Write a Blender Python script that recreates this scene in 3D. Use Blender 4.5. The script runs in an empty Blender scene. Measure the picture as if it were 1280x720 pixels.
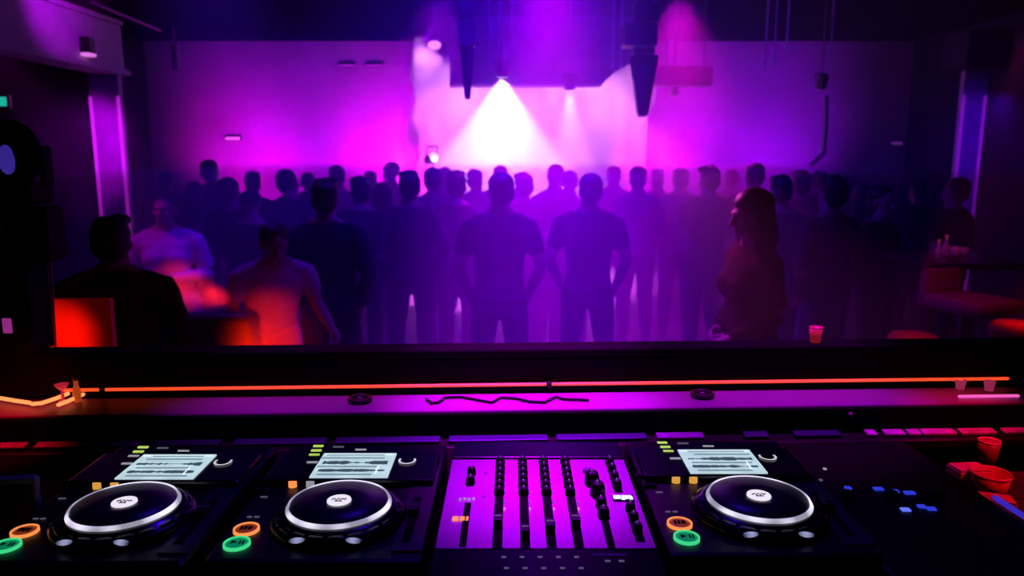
import bpy, bmesh, math, random
from mathutils import Vector, Matrix
random.seed(11)
PI = math.pi
SC = bpy.context.scene
C = SC.collection
F = 940.0                      # focal length in pixels of the 1280 px wide frame
H = 1.88                       # eye height above the dance floor
PITCH = math.atan(165 / F)
SP, CP = math.sin(PITCH), math.cos(PITCH)

def ray(px, py):
    u, v = (px - 640) / F, (py - 360) / F
    return Vector((u, CP - v * SP, -SP - v * CP))
def at_y(px, py, Y):
    d = ray(px, py); return Vector((0, 0, H)) + d * (Y / d.y)
def at_z(px, py, z):
    d = ray(px, py); return Vector((0, 0, H)) + d * ((z - H) / d.z)

# ------------------------------------------------------------------ materials
MATS = {}
def mat(name, col, rough=0.6, metal=0.0, emit=None, es=0.0, var=0.25, scale=30.0, spec=0.5, bump=0.0):
    if name in MATS: return MATS[name]
    m = bpy.data.materials.new(name); m.use_nodes = True
    nt = m.node_tree; b = nt.nodes['Principled BSDF']
    tc = nt.nodes.new('ShaderNodeTexCoord'); nz = nt.nodes.new('ShaderNodeTexNoise')
    nz.inputs['Scale'].default_value = scale; nz.inputs['Detail'].default_value = 3
    nt.links.new(tc.outputs['Object'], nz.inputs['Vector'])
    rp = nt.nodes.new('ShaderNodeValToRGB')
    rp.color_ramp.elements[0].color = (*[c * (1 - var) for c in col], 1)
    rp.color_ramp.elements[1].color = (*[min(1, c * (1 + var)) for c in col], 1)
    rp.color_ramp.elements[0].position = 0.3; rp.color_ramp.elements[1].position = 0.7
    nt.links.new(nz.outputs['Fac'], rp.inputs['Fac']); nt.links.new(rp.outputs['Color'], b.inputs['Base Color'])
    b.inputs['Roughness'].default_value = rough; b.inputs['Metallic'].default_value = metal
    b.inputs['Specular IOR Level'].default_value = spec
    if emit:
        b.inputs['Emission Color'].default_value = (*emit, 1); b.inputs['Emission Strength'].default_value = es
    if bump:
        bp = nt.nodes.new('ShaderNodeBump'); bp.inputs['Strength'].default_value = bump
        nt.links.new(nz.outputs['Fac'], bp.inputs['Height']); nt.links.new(bp.outputs['Normal'], b.inputs['Normal'])
    MATS[name] = m; return m

def brushed(name, col, rough=0.4):
    m = mat(name, col, rough, 0.8, var=0.07, scale=40)
    nt = m.node_tree; nz = [n for n in nt.nodes if n.type == 'TEX_NOISE'][0]; tc = [n for n in nt.nodes if n.type == 'TEX_COORD'][0]
    mp = nt.nodes.new('ShaderNodeMapping'); mp.inputs['Scale'].default_value = (8, 0.3, 1)
    nt.links.new(tc.outputs['Object'], mp.inputs['Vector']); nt.links.new(mp.outputs['Vector'], nz.inputs['Vector'])
    return m

BLACK = mat('black_plastic', (0.006, 0.006, 0.008), 0.42)
BLACKM = mat('matte_black', (0.004, 0.004, 0.005), 0.85, spec=0.15)
DARKMETAL = mat('dark_metal', (0.03, 0.03, 0.035), 0.4, 0.7)
RUBBER = mat('black_rubber', (0.004, 0.004, 0.004), 0.7, spec=0.25)
GREY = mat('grey_plastic', (0.25, 0.25, 0.28), 0.45)
PAINT = mat('dark_wall_paint', (0.022, 0.02, 0.05), 0.9, scale=3, spec=0.05)
WALLP = mat('back_wall_paint', (0.5, 0.42, 0.54), 0.9, scale=1.2, var=0.2, spec=0.05)
CEILP = mat('ceiling_paint', (0.004, 0.004, 0.012), 0.95, scale=2, spec=0.0)
FLOORP = mat('dance_floor_boards', (0.15, 0.04, 0.17), 0.45, scale=4, spec=0.25)
PLASTER = mat('pale_plaster', (0.5, 0.5, 0.52), 0.8, scale=5, var=0.15)

# ------------------------------------------------------------------ helpers
def new_obj(name, bm, m=None, parent=None, smooth=False, loc=None, rot=None):
    me = bpy.data.meshes.new(name); bmesh.ops.recalc_face_normals(bm, faces=bm.faces); bm.to_mesh(me); bm.free()
    if smooth:
        for p in me.polygons: p.use_smooth = True
    o = bpy.data.objects.new(name, me); C.objects.link(o)
    if m: me.materials.append(m)
    if parent: o.parent = parent
    if loc is not None: o.location = loc
    if rot is not None: o.rotation_euler = rot
    return o
def tag(o, label, cat=None, group=None, kind=None):
    if label: o['label'] = label
    if cat: o['category'] = cat
    if group: o['group'] = group
    if kind: o['kind'] = kind
    return o
def thing(name, label, cat, loc=(0, 0, 0), rz=0.0, group=None):
    o = bpy.data.objects.new(name, None); C.objects.link(o); o.empty_display_size = 0.1
    o.location = loc; o.rotation_euler = (0, 0, rz)
    return tag(o, label, cat, group)
def box(bm, c, s, bev=0.0, rot=None):
    M = Matrix.Translation(Vector(c)) @ (rot.to_4x4() if rot else Matrix()) @ Matrix.Diagonal((*s, 1))
    r = bmesh.ops.create_cube(bm, size=1, matrix=M)
    if bev:
        es = list({e for v in r['verts'] for e in v.link_edges})
        bmesh.ops.bevel(bm, geom=es, offset=bev, segments=2, affect='EDGES', profile=0.5)
    return bm
def B(): return bmesh.new()
def bx(c, s, bev=0.0, rot=None): return box(B(), c, s, bev, rot)
def cyl(bm, p0, p1, r0, r1=None, n=20):
    p0, p1 = Vector(p0), Vector(p1); d = p1 - p0; r1 = r0 if r1 is None else r1
    M = Matrix.Translation((p0 + p1) / 2) @ d.to_track_quat('Z', 'Y').to_matrix().to_4x4()
    bmesh.ops.create_cone(bm, cap_ends=True, segments=n, radius1=max(r0, 1e-5), radius2=max(r1, 1e-5), depth=d.length, matrix=M)
    return bm
def lathe(bm, prof, n=48, c=(0, 0, 0), closed=True):
    """prof: list of (r, z); closed=True joins last to first (ring section)"""
    rows = []
    for r, z in prof:
        rows.append([bm.verts.new((c[0] + r * math.cos(2 * PI * k / n), c[1] + r * math.sin(2 * PI * k / n), c[2] + z)) for k in range(n)])
    m = len(rows)
    for i in range(m if closed else m - 1):
        a, b = rows[i], rows[(i + 1) % m]
        for k in range(n):
            bm.faces.new((a[k], a[(k + 1) % n], b[(k + 1) % n], b[k]))
    if not closed:
        bm.faces.new(rows[0]); bm.faces.new(rows[-1])
    return bm
def tube(bm, pts, rad, n=10):
    """swept tube with rounded ends through points, rad scalar or list"""
    pts = [Vector(p) for p in pts]; R = rad if isinstance(rad, (list, tuple)) else [rad] * len(pts)
    rings = []; up = Vector((0.123, 0.3, 1)).normalized()
    for i, p in enumerate(pts):
        d = (pts[min(i + 1, len(pts) - 1)] - pts[max(i - 1, 0)]).normalized()
        x = d.cross(up)
        if x.length < 0.05: x = d.cross(Vector((1, 0, 0)))
        x.normalize(); y = d.cross(x)
        def ring(c, r): return [bm.verts.new(c + (x * math.cos(2 * PI * k / n) + y * math.sin(2 * PI * k / n)) * r) for k in range(n)]
        if i == 0:
            rings.append(ring(p - d * R[0] * 0.85, R[0] * 0.5))
        rings.append(ring(p, R[i]))
        if i == len(pts) - 1: rings.append(ring(p + d * R[i] * 0.85, R[i] * 0.5))
    for a, b in zip(rings, rings[1:]):
        for k in range(n): bm.faces.new((a[k], a[(k + 1) % n], b[(k + 1) % n], b[k]))
    bm.faces.new(rings[0][::-1]); bm.faces.new(rings[-1])
    return bm
def loft(bm, rows, n=20):
    """rows: (cx, cy, cz, rx, ry) horizontal superellipse rings"""
    rings = []
    for cx, cy, cz, rx, ry in rows:
        ring = []
        for k in range(n):
            a = 2 * PI * k / n; c, s = math.cos(a), math.sin(a)
            ring.append(bm.verts.new((cx + rx * math.copysign(abs(c) ** 0.85, c), cy + ry * math.copysign(abs(s) ** 0.85, s), cz)))
        rings.append(ring)
    for a, b in zip(rings, rings[1:]):
        for k in range(n): bm.faces.new((a[k], a[(k + 1) % n], b[(k + 1) % n], b[k]))
    bm.faces.new(rings[0][::-1]); bm.faces.new(rings[-1])
    return bm
def ell(bm, c, r, rot=None, seg=16):
    M = Matrix.Translation(Vector(c)) @ (rot.to_4x4() if rot else Matrix()) @ Matrix.Diagonal((*r, 1))
    bmesh.ops.create_uvsphere(bm, u_segments=seg, v_segments=seg // 2 + 2, radius=1, matrix=M); return bm
def spot(name, loc, tgt, col, power, angle, blend=0.5, size=0.05):
    l = bpy.data.lights.new(name, 'SPOT'); l.color = col; l.energy = power
    l.spot_size = math.radians(angle); l.spot_blend = blend; l.shadow_soft_size = size
    o = bpy.data.objects.new(name, l); C.objects.link(o); o.location = loc
    o.rotation_euler = (Vector(tgt) - Vector(loc)).to_track_quat('-Z', 'Y').to_euler(); return o

# ================================================================== SETTING
YB = 14.0; ZC = 3.9; XL, XR = -6.6, 7.2; YF = -1.2
def struct(name, bm, m, label=None): return tag(new_obj(name, bm, m), label, kind='structure')
struct('floor', bx(((XL + XR) / 2, (YB + YF) / 2, -0.05), (XR - XL + 0.4, YB - YF + 0.4, 0.1)), FLOORP)
struct('ceiling', bx(((XL + XR) / 2, (YB + YF) / 2, ZC + 0.05), (XR - XL + 0.4, YB - YF + 0.4, 0.1)), CEILP)
struct('wall_back', bx(((XL + XR) / 2, YB + 0.1, ZC / 2), (XR - XL + 0.4, 0.2, ZC)), WALLP)
BLACKW = mat('shade_blocker_black', (0.004, 0.004, 0.010), 0.9, scale=3)
struct('wall_left', bx((XL - 0.1, (YB + YF) / 2, ZC / 2), (0.2, YB - YF, ZC)), BLACKW)
struct('wall_right', bx((XR + 0.1, (YB + YF) / 2, ZC / 2), (0.2, YB - YF, ZC)), PAINT)
struct('wall_front', bx(((XL + XR) / 2, YF - 0.1, ZC / 2), (XR - XL + 0.4, 0.2, ZC)), PAINT)
# raised booth floor
struct('floor_booth', bx((0.1, 0.45, 0.15), (4.6, 2.9, 0.3)), BLACKM)

# left soffit beam and pillar
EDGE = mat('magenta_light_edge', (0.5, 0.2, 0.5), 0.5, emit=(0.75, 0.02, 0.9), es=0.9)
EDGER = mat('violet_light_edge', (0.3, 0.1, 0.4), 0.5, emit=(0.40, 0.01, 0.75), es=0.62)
PY = 8.6
xl0 = at_y(117, 150, PY).x; xl1 = at_y(154, 150, PY).x
zb, zt = at_y(150, 88, PY).z, at_y(150, 30, PY).z
bm = B(); box(bm, (xl1 - 0.16, 3.3 + PY / 2 - 1.6, (zb + zt) / 2), (0.34, PY - 3.2, zt - zb))
box(bm, (xl1 - 0.13, 3.3 + PY / 2 - 1.6, zt + 0.02), (0.34, PY - 3.2, 0.05))
box(bm, (xl1 - 0.10, PY - 1.65, zb - 0.015), (0.32, PY - 5.0, 0.05))
struct('trim_1', bm, PLASTER)
struct('ceiling_lounge', bx(((xl1 + XL) / 2 - 0.2, 5.5, zt + 0.06), (xl1 - XL, 6.2, 0.06)), PAINT)
struct('wall_shade_blocker', bx(((XL + xl0) / 2 - 0.04, PY + 0.30, zt / 2), (xl0 - XL - 0.10, 0.1, zt)), BLACKW)  # added dark wall that keeps the space left of the pillar dark
PANEL_L = mat('pillar_panel_left', (0.45, 0.43, 0.47), 0.6, scale=6)
def pillar(label, xc, y, w, ztop, zcap, facem, edgem, cap_w=None):
    t = thing('pillar', label, 'pillar', (xc, y, 0))
    new_obj('shaft', bx((0, 0, ztop / 2), (w, 0.08, ztop), 0.006), facem, t)
    zs = ztop * 0.90
    for s in (-1, 1):
        new_obj('light_edge', bx((s * (w / 2 - 0.012), -0.048, zs / 2), (0.03, 0.02, zs), 0.003), edgem, t)
    new_obj('crossbar', bx((0, -0.046, zs), (w - 0.03, 0.016, 0.05), 0.003), facem, t)
    new_obj('inner_panel', bx((0, -0.041, zs / 2), (w - 0.09, 0.012, zs - 0.05)), PANEL_L, t)
    if cap_w: new_obj('capital', bx((0, 0, ztop + zcap / 2), (cap_w, 0.5, zcap), 0.01), PAINT, t)
    return t
pillar('square pillar with magenta lit edges under the end of the left beam', (xl0 + xl1) / 2, PY, xl1 - xl0, zb, 0, PLASTER, EDGE)
PR = 9.2
a, b = at_y(1196, 170, PR).x, at_y(1225, 170, PR).x
pillar('tall narrow pillar with violet glowing edges by the right wall', (a + b) / 2, PR, b - a, at_y(1210, 88, PR).z, at_y(1210, 40, PR).z - at_y(1210, 88, PR).z, PLASTER, EDGER, 0.52)

# small rail on the ceiling beside the beam
bm = B(); cyl(bm, at_y(112, 2, 8.4), at_y(200, 38, 11.0), 0.018, n=8)
tag(new_obj('ceiling_conduit', bm, GREY), 'thin pale pipe running along the ceiling above the left beam', 'pipe')

# ================================================================== STAGE END
GLAREW = mat('glare_white', (0.85, 0.82, 0.85), 0.9, scale=2, var=0.1)  # added white sheet, stands in for the glare of lit smoke
bx0, bx1 = at_y(519, 150, 13.6).x, at_y(809, 150, 13.6).x
ztop = at_y(650, 68, 13.6).z
bm = B(); n = 120; rows = []
for j in range(9):
    z = 0.75 + (ztop - 0.75) * j / 8; row = []; jag = 0.08 * math.sin(j * 2.3) + 0.05 * math.sin(j * 5.1)
    for i in range(n + 1):
        u = i / n; x = bx0 + (bx1 - bx0) * u
        row.append(bm.verts.new((x + jag * (1 - u) ** 4, 13.6 + 0.015 * math.sin(u * 75) + 0.02 * math.sin(u * 31 + j), z)))
    rows.append(row)
for r0, r1 in zip(rows, rows[1:]):
    for i in range(n): bm.faces.new((r0[i], r0[i + 1], r1[i + 1], r1[i]))
o = new_obj('glare_backdrop', bm, GLAREW, smooth=True)
tag(o, 'added white sheet standing in for the glare of lit smoke behind the crowd', 'backdrop')
bm = bx((0.3, 13.1, 0.35), (7.5, 1.6, 0.7), 0.02)
tag(new_obj('stage_platform', bm, BLACKM), 'low black stage platform under the added white glare sheet', 'stage')

# header panel hung over the stage front
RIGM = mat('rig_panel_paint', (0.30, 0.28, 0.34), 0.7, scale=3)
YR = 10.2
def P(px, py, Y=YR): return at_y(px, py, Y)
hd = thing('stage_header', 'wide hanging header panel above the white stage glare', 'header panel', (0, YR, 0))
pts = [P(562, 107), P(752, 107), P(770, 88), P(800, 72), P(800, 20), P(562, 20)]
bm = B()
f0 = [bm.verts.new((p.x, 0, p.z)) for p in pts]; f1 = [bm.verts.new((p.x, 0.3, p.z)) for p in pts]
bm.faces.new(f0); bm.faces.new(f1[::-1])
for i in range(6): bm.faces.new((f0[i], f0[(i + 1) % 6], f1[(i + 1) % 6], f1[i]))
new_obj('panel', bm, RIGM, hd)
bm = B(); z1 = P(600, 104).z
box(bm, ((P(565, 107).x + P(750, 107).x) / 2, -0.02, z1), (P(750, 107).x - P(565, 107).x, 0.05, 0.035)); new_obj('lower_trim', bm, GREY, hd)
bm = B()
for y in (34, 52): box(bm, (P(677, y).x, -0.02, P(677, y).z), (0.58, 0.03, 0.015))
for x in (650, 704): box(bm, (P(x, 43).x, -0.02, P(x, 43).z), (0.03, 0.03, 0.19))
new_obj('frame', bm, GREY, hd)
for x in (612, 625, 639):
    bm = B(); cyl(bm, (P(x, 60).x, -0.06, P(x, 60).z), (P(x, 60).x, -0.06, ZC), 0.013, n=8); new_obj('hanging_rod', bm, mat('pale_wire', (0.8, 0.78, 0.82), 0.4), hd)
h2 = thing('side_header', 'shorter dark hanging panel right of the tapered hanging speaker', 'header panel', (0, YR, 0))
a, b = P(818, 107), P(891, 107)
new_obj('panel', bx(((a.x + b.x) / 2, 0.15, (a.z + P(850, 82).z) / 2), (b.x - a.x, 0.3, P(850, 82).z - a.z), 0.01), RIGM, h2)
for x in (835, 845, 882):
    bm = B(); cyl(bm, (P(x, 82).x, 0.1, P(x, 82).z), (P(x, 82).x, 0.1, ZC), 0.010, n=8); new_obj('hanging_rod', bm, GREY, h2)

# moving-head style lamps
LENS = mat('lamp_lens', (0.9, 0.9, 0.9), 0.3, emit=(1, 0.75, 1), es=1.6)
LENSM = mat('lamp_lens_magenta', (0.9, 0.5, 0.9), 0.3, emit=(1, 0.25, 1), es=2.0)
def lamp(label, px, py, Y, tgt, lens=LENS, s=1.0, rod=True, group=None):
    p = at_y(px, py, Y); t = thing('stage_lamp', label, 'stage lamp', p, 0, group)
    d = (Vector(tgt) - p).normalized()
    bm = B(); cyl(bm, -d * 0.16 * s, d * 0.02 * s, 0.06 * s, 0.075 * s); new_obj('lamp_housing', bm, DARKMETAL, t)
    bm = B(); cyl(bm, d * 0.02 * s, d * 0.03 * s, 0.068 * s); new_obj('lens', bm, lens, t)
    bm = B(); side = d.cross(Vector((0, 0, 1))).normalized() if abs(d.z) < 0.99 else Vector((1, 0, 0))
    for q in (-1, 1): tube(bm, [side * q * 0.085 * s - d * 0.06 * s, side * q * 0.085 * s + Vector((0, 0, 0.16 * s))], 0.010 * s, 8)
    tube(bm, [side * -0.085 * s + Vector((0, 0, 0.16 * s)), side * 0.085 * s + Vector((0, 0, 0.16 * s))], 0.012 * s, 8)
    new_obj('yoke', bm, DARKMETAL, t)
    if rod:
        bm = B(); cyl(bm, (0, 0, 0.16 * s), (0, 0, ZC - p.z), 0.012, n=8); new_obj('hanging_rod', bm, GREY, t)
    return t, p, d
backc = at_y(650, 170, 13.6)
W1, w1p, w1d = lamp('bright white spotlight throwing a cone down the middle of the stage', 628, 93, 9.98, at_y(626, 260, 10.6))
W2, w2p, w2d = lamp('second white spotlight right of the bright cone, just below the header', 712, 109, 10.0, at_y(714, 260, 10.6))
W3, w3p, w3d = lamp('low white lamp at head height at the left edge of the stage', 541, 197, 11.0, at_y(640, 150, 9.6), rod=False, s=1.0)
bm = B(); cyl(bm, (0, 0, -0.05), (0, 0, -w3p.z), 0.02, n=10); new_obj('stand', bm, DARKMETAL, W3)
W4, w4p, w4d = lamp('small magenta ceiling lamp left of the header panel', 543, 54, 10.9, at_y(543, 200, 10.0), LENSM, 1.3)
W5, w5p, w5d = lamp('small magenta lamp under the shorter right hand panel', 843, 116, 10.4, at_y(850, 220, 11.5), LENSM, 0.8)
W6, w6p, w6d = lamp('small hanging lamp high on the right, away from the header panels', 1026, 108, 10.5, at_y(1000, 200, 11), mat('lamp_lens_violet', (0.5, 0.2, 0.6), 0.3, emit=(0.5, 0.05, 0.8), es=0.6), 1.0)
bm = B(); tube(bm, [at_y(1033, 122, 10.5), at_y(1032, 160, 10.5), at_y(1029, 192, 10.5), at_y(1015, 205, 10.5)], 0.035, 8)
tag(new_obj('hanging_cable', bm, GREY), 'loop of thick cable hanging under the small lamp on the right', 'cable')

# tall hanging speakers
def hang(label, px, ytop, ymid, ybot, Y, w, boxes):
    top = at_y(px, ymid, Y); bot = at_y(px, ybot, Y)
    t = thing('hanging_speaker', label, 'hanging speaker', (top.x, Y, bot.z)); L = top.z - bot.z
    bm = B(); loft(bm, [(0, 0, 0, w * 0.28, w * 0.28), (0, 0, 0.04, w * 0.42, w * 0.4), (0, 0, L * 0.6, w * 0.75, w * 0.6), (0, 0, L, w, w * 0.8)], 16); new_obj('tapered_horn', bm, BLACK, t, True)
    z = L
    for (dx, bw, bh) in boxes:
        new_obj('cabinet', bx((dx, 0, z + bh / 2), (bw, 0.3, bh - 0.02), 0.012), BLACK, t); z += bh
    for s in (-1, 1): new_obj('suspension_rod', cyl(B(), (s * w * 0.6, 0, z - 0.02), (s * w * 0.6, 0, ZC - bot.z), 0.012, n=8), GREY, t)
    return t
hang('long tapered black speaker hanging in front of the right end of the stage', 805, 10, 70, 146, 8.2, 0.155, [(-0.02, 0.22, 0.08), (-0.06, 0.34, 0.24), (0.0, 0.26, 0.2)])
hang('slim black speaker hanging over the left part of the stage', 584, 20, 60, 124, 8.6, 0.085, [(0, 0.17, 0.3), (0, 0.15, 0.3)])
WIRE = mat('pale_wire', (0.35, 0.33, 0.37), 0.5)
# thin suspension wires in pairs
for px, yb, Y, word in ((766, 88, 9.4, 'left of the pair beside the tapered hanging speaker'), (776, 86, 9.4, 'right of the pair beside the tapered hanging speaker'),
                        (956, 86, 9.2, 'left of the pair hanging alone right of the short panel'), (967, 84, 9.2, 'right of the pair hanging alone right of the short panel'),
                        (983, 66, 9.0, 'short one next to the pair right of the short panel'), (1037, 84, 9.6, 'farthest right, above the small hanging lamp')):
    p = at_y(px, yb, Y); bm = B(); cyl(bm, p, (p.x, p.y, ZC), 0.013, n=8); cyl(bm, p, p + Vector((0, 0, 0.08)), 0.022, n=8)
    tag(new_obj('suspension_wire', bm, WIRE), 'thin ceiling suspension wire, ' + word, 'wire', 'thin wires hanging from the ceiling')

# signs on the far walls
def sign(label, px, py, Y, w, h, col, es, name='lit_sign', cat='sign'):
    p = at_y(px, py, Y); t = thing(name, label, cat, p)
    new_obj('housing', bx((0, 0.02, 0), (w + 0.04, 0.04, h + 0.04), 0.005), BLACK, t)
    new_obj('lit_face', bx((0, -0.004, 0), (w, 0.012, h), 0.003), mat('sign_face_' + str(px), col, 0.5, emit=col, es=es), t); return t
sign('small glowing pink light bar on the back wall at left', 291, 173, YB - 0.05, 0.26, 0.05, (1.0, 0.25, 0.9), 1.0, 'wall_light', 'wall light')
sign('faint pink light bar high on the back wall, the left one of two', 433, 82, YB - 0.05, 0.28, 0.03, (0.75, 0.03, 0.85), 0.6, 'wall_light', 'wall light')
sign('faint pink light bar high on the back wall, the right one of two', 468, 82, YB - 0.05, 0.28, 0.03, (0.75, 0.03, 0.85), 0.6, 'wall_light', 'wall light')
sign('dim violet light bar on the back wall at far right', 1121, 179, YB - 0.05, 0.2, 0.05, (0.3, 0.04, 0.55), 0.7, 'wall_light', 'wall light')
sign('small green lit exit light at the far left edge', 3, 127, 6.4, 0.07, 0.075, (0.02, 0.75, 0.6), 0.8, 'exit_light', 'exit light')
p = at_y(218, 55, 12.5); q = at_y(216, 165, 12.5)
bm = B(); box(bm, (0, 0, -0.2), (0.11, 0.1, 0.42), 0.02); cyl(bm, (0, 0, 0), (0, 0, ZC - p.z), 0.02, n=10)
o = new_obj('wall_speaker', bm, GREY, loc=p); tag(o, 'slim pale column speaker hanging near the far left corner', 'speaker')
p = at_y(135, 58, 6.8)
t = thing('beam_lamp', 'little dark lamp box fixed on the face of the left beam', 'lamp', (xl1 + 0.06, 7.9, at_y(138, 62, 7.9).z))
new_obj('lamp_box', bx((0, 0, 0.04), (0.1, 0.12, 0.16), 0.01), BLACK, t); new_obj('lamp_glow', bx((0, 0, -0.05), (0.09, 0.13, 0.03), 0.005), mat('soft_pink_glow', (0.8, 0.3, 0.8), 0.5, emit=(1, 0.25, 1), es=1.1), t)

# ================================================================== BOOTH
YAW = math.radians(2.35)
ZTAB = H - 0.68; ZLED = H - 0.614; ZPAR = H - 0.495
BR = Matrix.Rotation(YAW, 3, 'Z'); BO = Vector((0.1, 1.905, 0))
def bl(x, y, z): return BO + BR @ Vector((x, y, 0)) + Vector((0, 0, z))      # booth local -> world
PARM = mat('parapet_black_paint', (0.003, 0.003, 0.006), 0.8, scale=8, spec=0.15)
pw = thing('booth_parapet', 'long black front wall of the booth in front of the dance floor', 'booth wall', BO, YAW)
new_obj('wall_panel', bx((0, 0.035, ZPAR / 2 - 0.01), (4.6, 0.06, ZPAR - 0.03), 0.004), PARM, pw)
new_obj('top_cap', bx((0, 0.037, ZPAR - 0.012), (4.6, 0.075, 0.024), 0.006), PARM, pw)
LEDGEM = mat('ledge_grey_lacquer', (0.27, 0.10, 0.32), 0.45, scale=6, var=0.12)
lg = thing('booth_ledge', 'grey lacquered ledge glowing magenta along the booth wall', 'ledge', BO, YAW)
new_obj('top_board', bx((0, -0.066, ZLED - 0.008), (4.4, 0.13, 0.016), 0.004), LEDGEM, lg)
new_obj('front_board', bx((0, -0.137, (ZLED + 0.3) / 2 - 0.002), (4.4, 0.014, ZLED - 0.304), 0.003), PARM, lg)
# orange LED strip
LEDO = mat('orange_led', (1, 0.3, 0.1), 0.5, emit=(1.0, 0.075, 0.02), es=1.05)
LEDH = mat('hot_led', (1, 0.5, 0.2), 0.5, emit=(1.0, 0.20, 0.06), es=2.0)
st = thing('led_strip', 'long thin orange light strip running along the booth wall', 'light strip', BO, YAW)
zl = H - 0.590
new_obj('light_tube', tube(B(), [(-1.25, -0.004, zl), (1.235, -0.004, zl)], 0.0042, 10), LEDO, st, True)
for x in (-0.003, -1.15):
    new_obj('clip', bx((x, -0.004, zl), (0.014, 0.016, 0.016), 0.003), BLACK, st)
# table
tb = thing('equipment_table', 'black table carrying the decks and the mixer', 'table', BO, YAW)
TABM = mat('table_black', (0.003, 0.003, 0.004), 0.6, spec=0.12)
yb_ = -0.15
new_obj('tabletop', bx((-0.33, -0.58, ZTAB - 0.015), (2.34, 0.74, 0.03), 0.004), TABM, tb)
for x in (-1.42, 0.76):
    for y in (-0.9, -0.26): new_obj('leg', bx((x, y, 0.3 + (ZTAB - 0.33) / 2), (0.06, 0.06, ZTAB - 0.33), 0.004), BLACK, tb)
# metal strips on the table's rear edge
RAIL = brushed('dim_rail_metal', (0.035, 0.04, 0.12), 0.5)  # dark blue tone stands in for dim light on the middle strips
RAILL = mat('pale_rail_plastic', (0.55, 0.5, 0.55), 0.5, scale=60)
rb = thing('rear_board', 'narrow black board along the foot of the ledge behind the table', 'board', BO, YAW)
new_obj('board_top', bx((0, -0.1775, ZTAB - 0.011), (4.3, 0.060, 0.022), 0.003), BLACK, rb)
for x in (-1.9, -0.6, 0.6, 1.9): new_obj('bracket', bx((x, -0.170, ZTAB - 0.06), (0.03, 0.045, 0.075), 0.003), BLACK, rb)
xs = [(-1.46, -1.25, 1, 'at the far left, lit red'), (-1.23, -1.115, 1, 'second from the left, dull red'), (-1.085, -0.99, 1, 'third from the left, behind the left deck'), (-0.965, -0.80, 0, 'behind the screen of the left deck'),
      (-0.77, -0.55, 0, 'between the left and middle decks'), (-0.53, -0.28, 0, 'behind the middle deck'), (-0.26, -0.02, 0, 'behind the left half of the mixer'), (0.0, 0.22, 0, 'behind the right half of the mixer'),
      (0.245, 0.36, 2, 'pale lavender, behind the right deck'), (0.46, 0.52, 0, 'small and blue, right of the right deck'), (0.585, 0.70, 0, 'violet, left of the pink ones'), (0.765, 0.79, 1, 'tiny and pink'),
      (0.81, 0.86, 1, 'short and pink, at the pale cable end'), (0.87, 0.90, 1, 'very short and pink, after the cable end'), (0.905, 0.99, 1, 'long and pink, right of the cable end'), (1.0, 1.09, 1, 'long and pink, behind the red cups'), (1.11, 1.24, 1, 'brightest pink, at the far right')]
for x0, x1, rm, w in xs:
    o = new_obj('edge_strip', bx((0, 0, 0), (x1 - x0, 0.024, 0.008), 0.002), (RAIL, RAILL, mat('lavender_plastic', (0.16, 0.13, 0.30), 0.5))[rm], loc=bl((x0 + x1) / 2, -0.174, ZTAB + 0.0075), rot=(0.2, 0, YAW))
    tag(o, 'flat strip on the board behind the decks, ' + w, 'strip', 'flat strips on the board behind the decks')

# ------------------------------------------------------------------ media players
TD = 0.105                                                  # deck height
DX, DY = -0.290, 1.0
def dl(px, py, z):                                          # pixel of the middle deck -> deck-local point on height z
    p = at_z(px, py, ZTAB + z); return Vector((p.x - DX, p.y - DY, z))
WHITE_L = mat('white_ring_light', (0.8, 0.8, 0.85), 0.4, emit=(0.86, 0.80, 1.0), es=1.0, scale=14)
nt = WHITE_L.node_tree
# the ring glows unevenly around its turn
tcx = nt.nodes.new('ShaderNodeTexCoord'); nz2 = nt.nodes.new('ShaderNodeTexNoise'); nz2.inputs['Scale'].default_value = 22; nz2.inputs['Detail'].default_value = 0
mr = nt.nodes.new('ShaderNodeMapRange'); mr.inputs['From Min'].default_value = 0.35; mr.inputs['From Max'].default_value = 0.65; mr.inputs['To Min'].default_value = 0.35; mr.inputs['To Max'].default_value = 1.2
nt.links.new(tcx.outputs['Object'], nz2.inputs['Vector']); nt.links.new(nz2.outputs['Fac'], mr.inputs['Value']); nt.links.new(mr.outputs['Result'], nt.nodes['Principled BSDF'].inputs['Emission Strength'])
DISC_L = mat('white_disc_light', (0.8, 0.8, 0.8), 0.4, emit=(0.9, 0.85, 0.93), es=0.95)
SCR = mat('screen_glow', (0.3, 0.35, 0.36), 0.3, emit=(0.50, 0.67, 0.72), es=0.95, scale=60, var=0.1)
nt = SCR.node_tree; tcx = nt.nodes.new('ShaderNodeTexCoord'); nz2 = nt.nodes.new('ShaderNodeTexNoise'); nz2.inputs['Scale'].default_value = 25
mr = nt.nodes.new('ShaderNodeMapRange'); mr.inputs['To Min'].default_value = 0.7; mr.inputs['To Max'].default_value = 1.25
nt.links.new(tcx.outputs['Object'], nz2.inputs['Vector']); nt.links.new(nz2.outputs['Fac'], mr.inputs['Value']); nt.links.new(mr.outputs['Result'], nt.nodes['Principled BSDF'].inputs['Emission Strength'])
SCRD = mat('screen_dark_trace', (0.05, 0.07, 0.08), 0.4, emit=(0.05, 0.10, 0.12), es=0.8)
SCRM = mat('screen_mid_trace', (0.1, 0.15, 0.16), 0.4, emit=(0.20, 0.32, 0.36), es=0.8)
SCRW = mat('screen_white', (0.5, 0.5, 0.5), 0.4, emit=(0.85, 0.95, 0.97), es=0.95)
ORANGE = mat('orange_button_glow', (0.5, 0.2, 0.08), 0.5, emit=(1.0, 0.30, 0.07), es=1.0)
ORANGED = mat('dim_orange_button', (0.2, 0.06, 0.02), 0.5, emit=(0.25, 0.03, 0.005), es=0.6)
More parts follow.
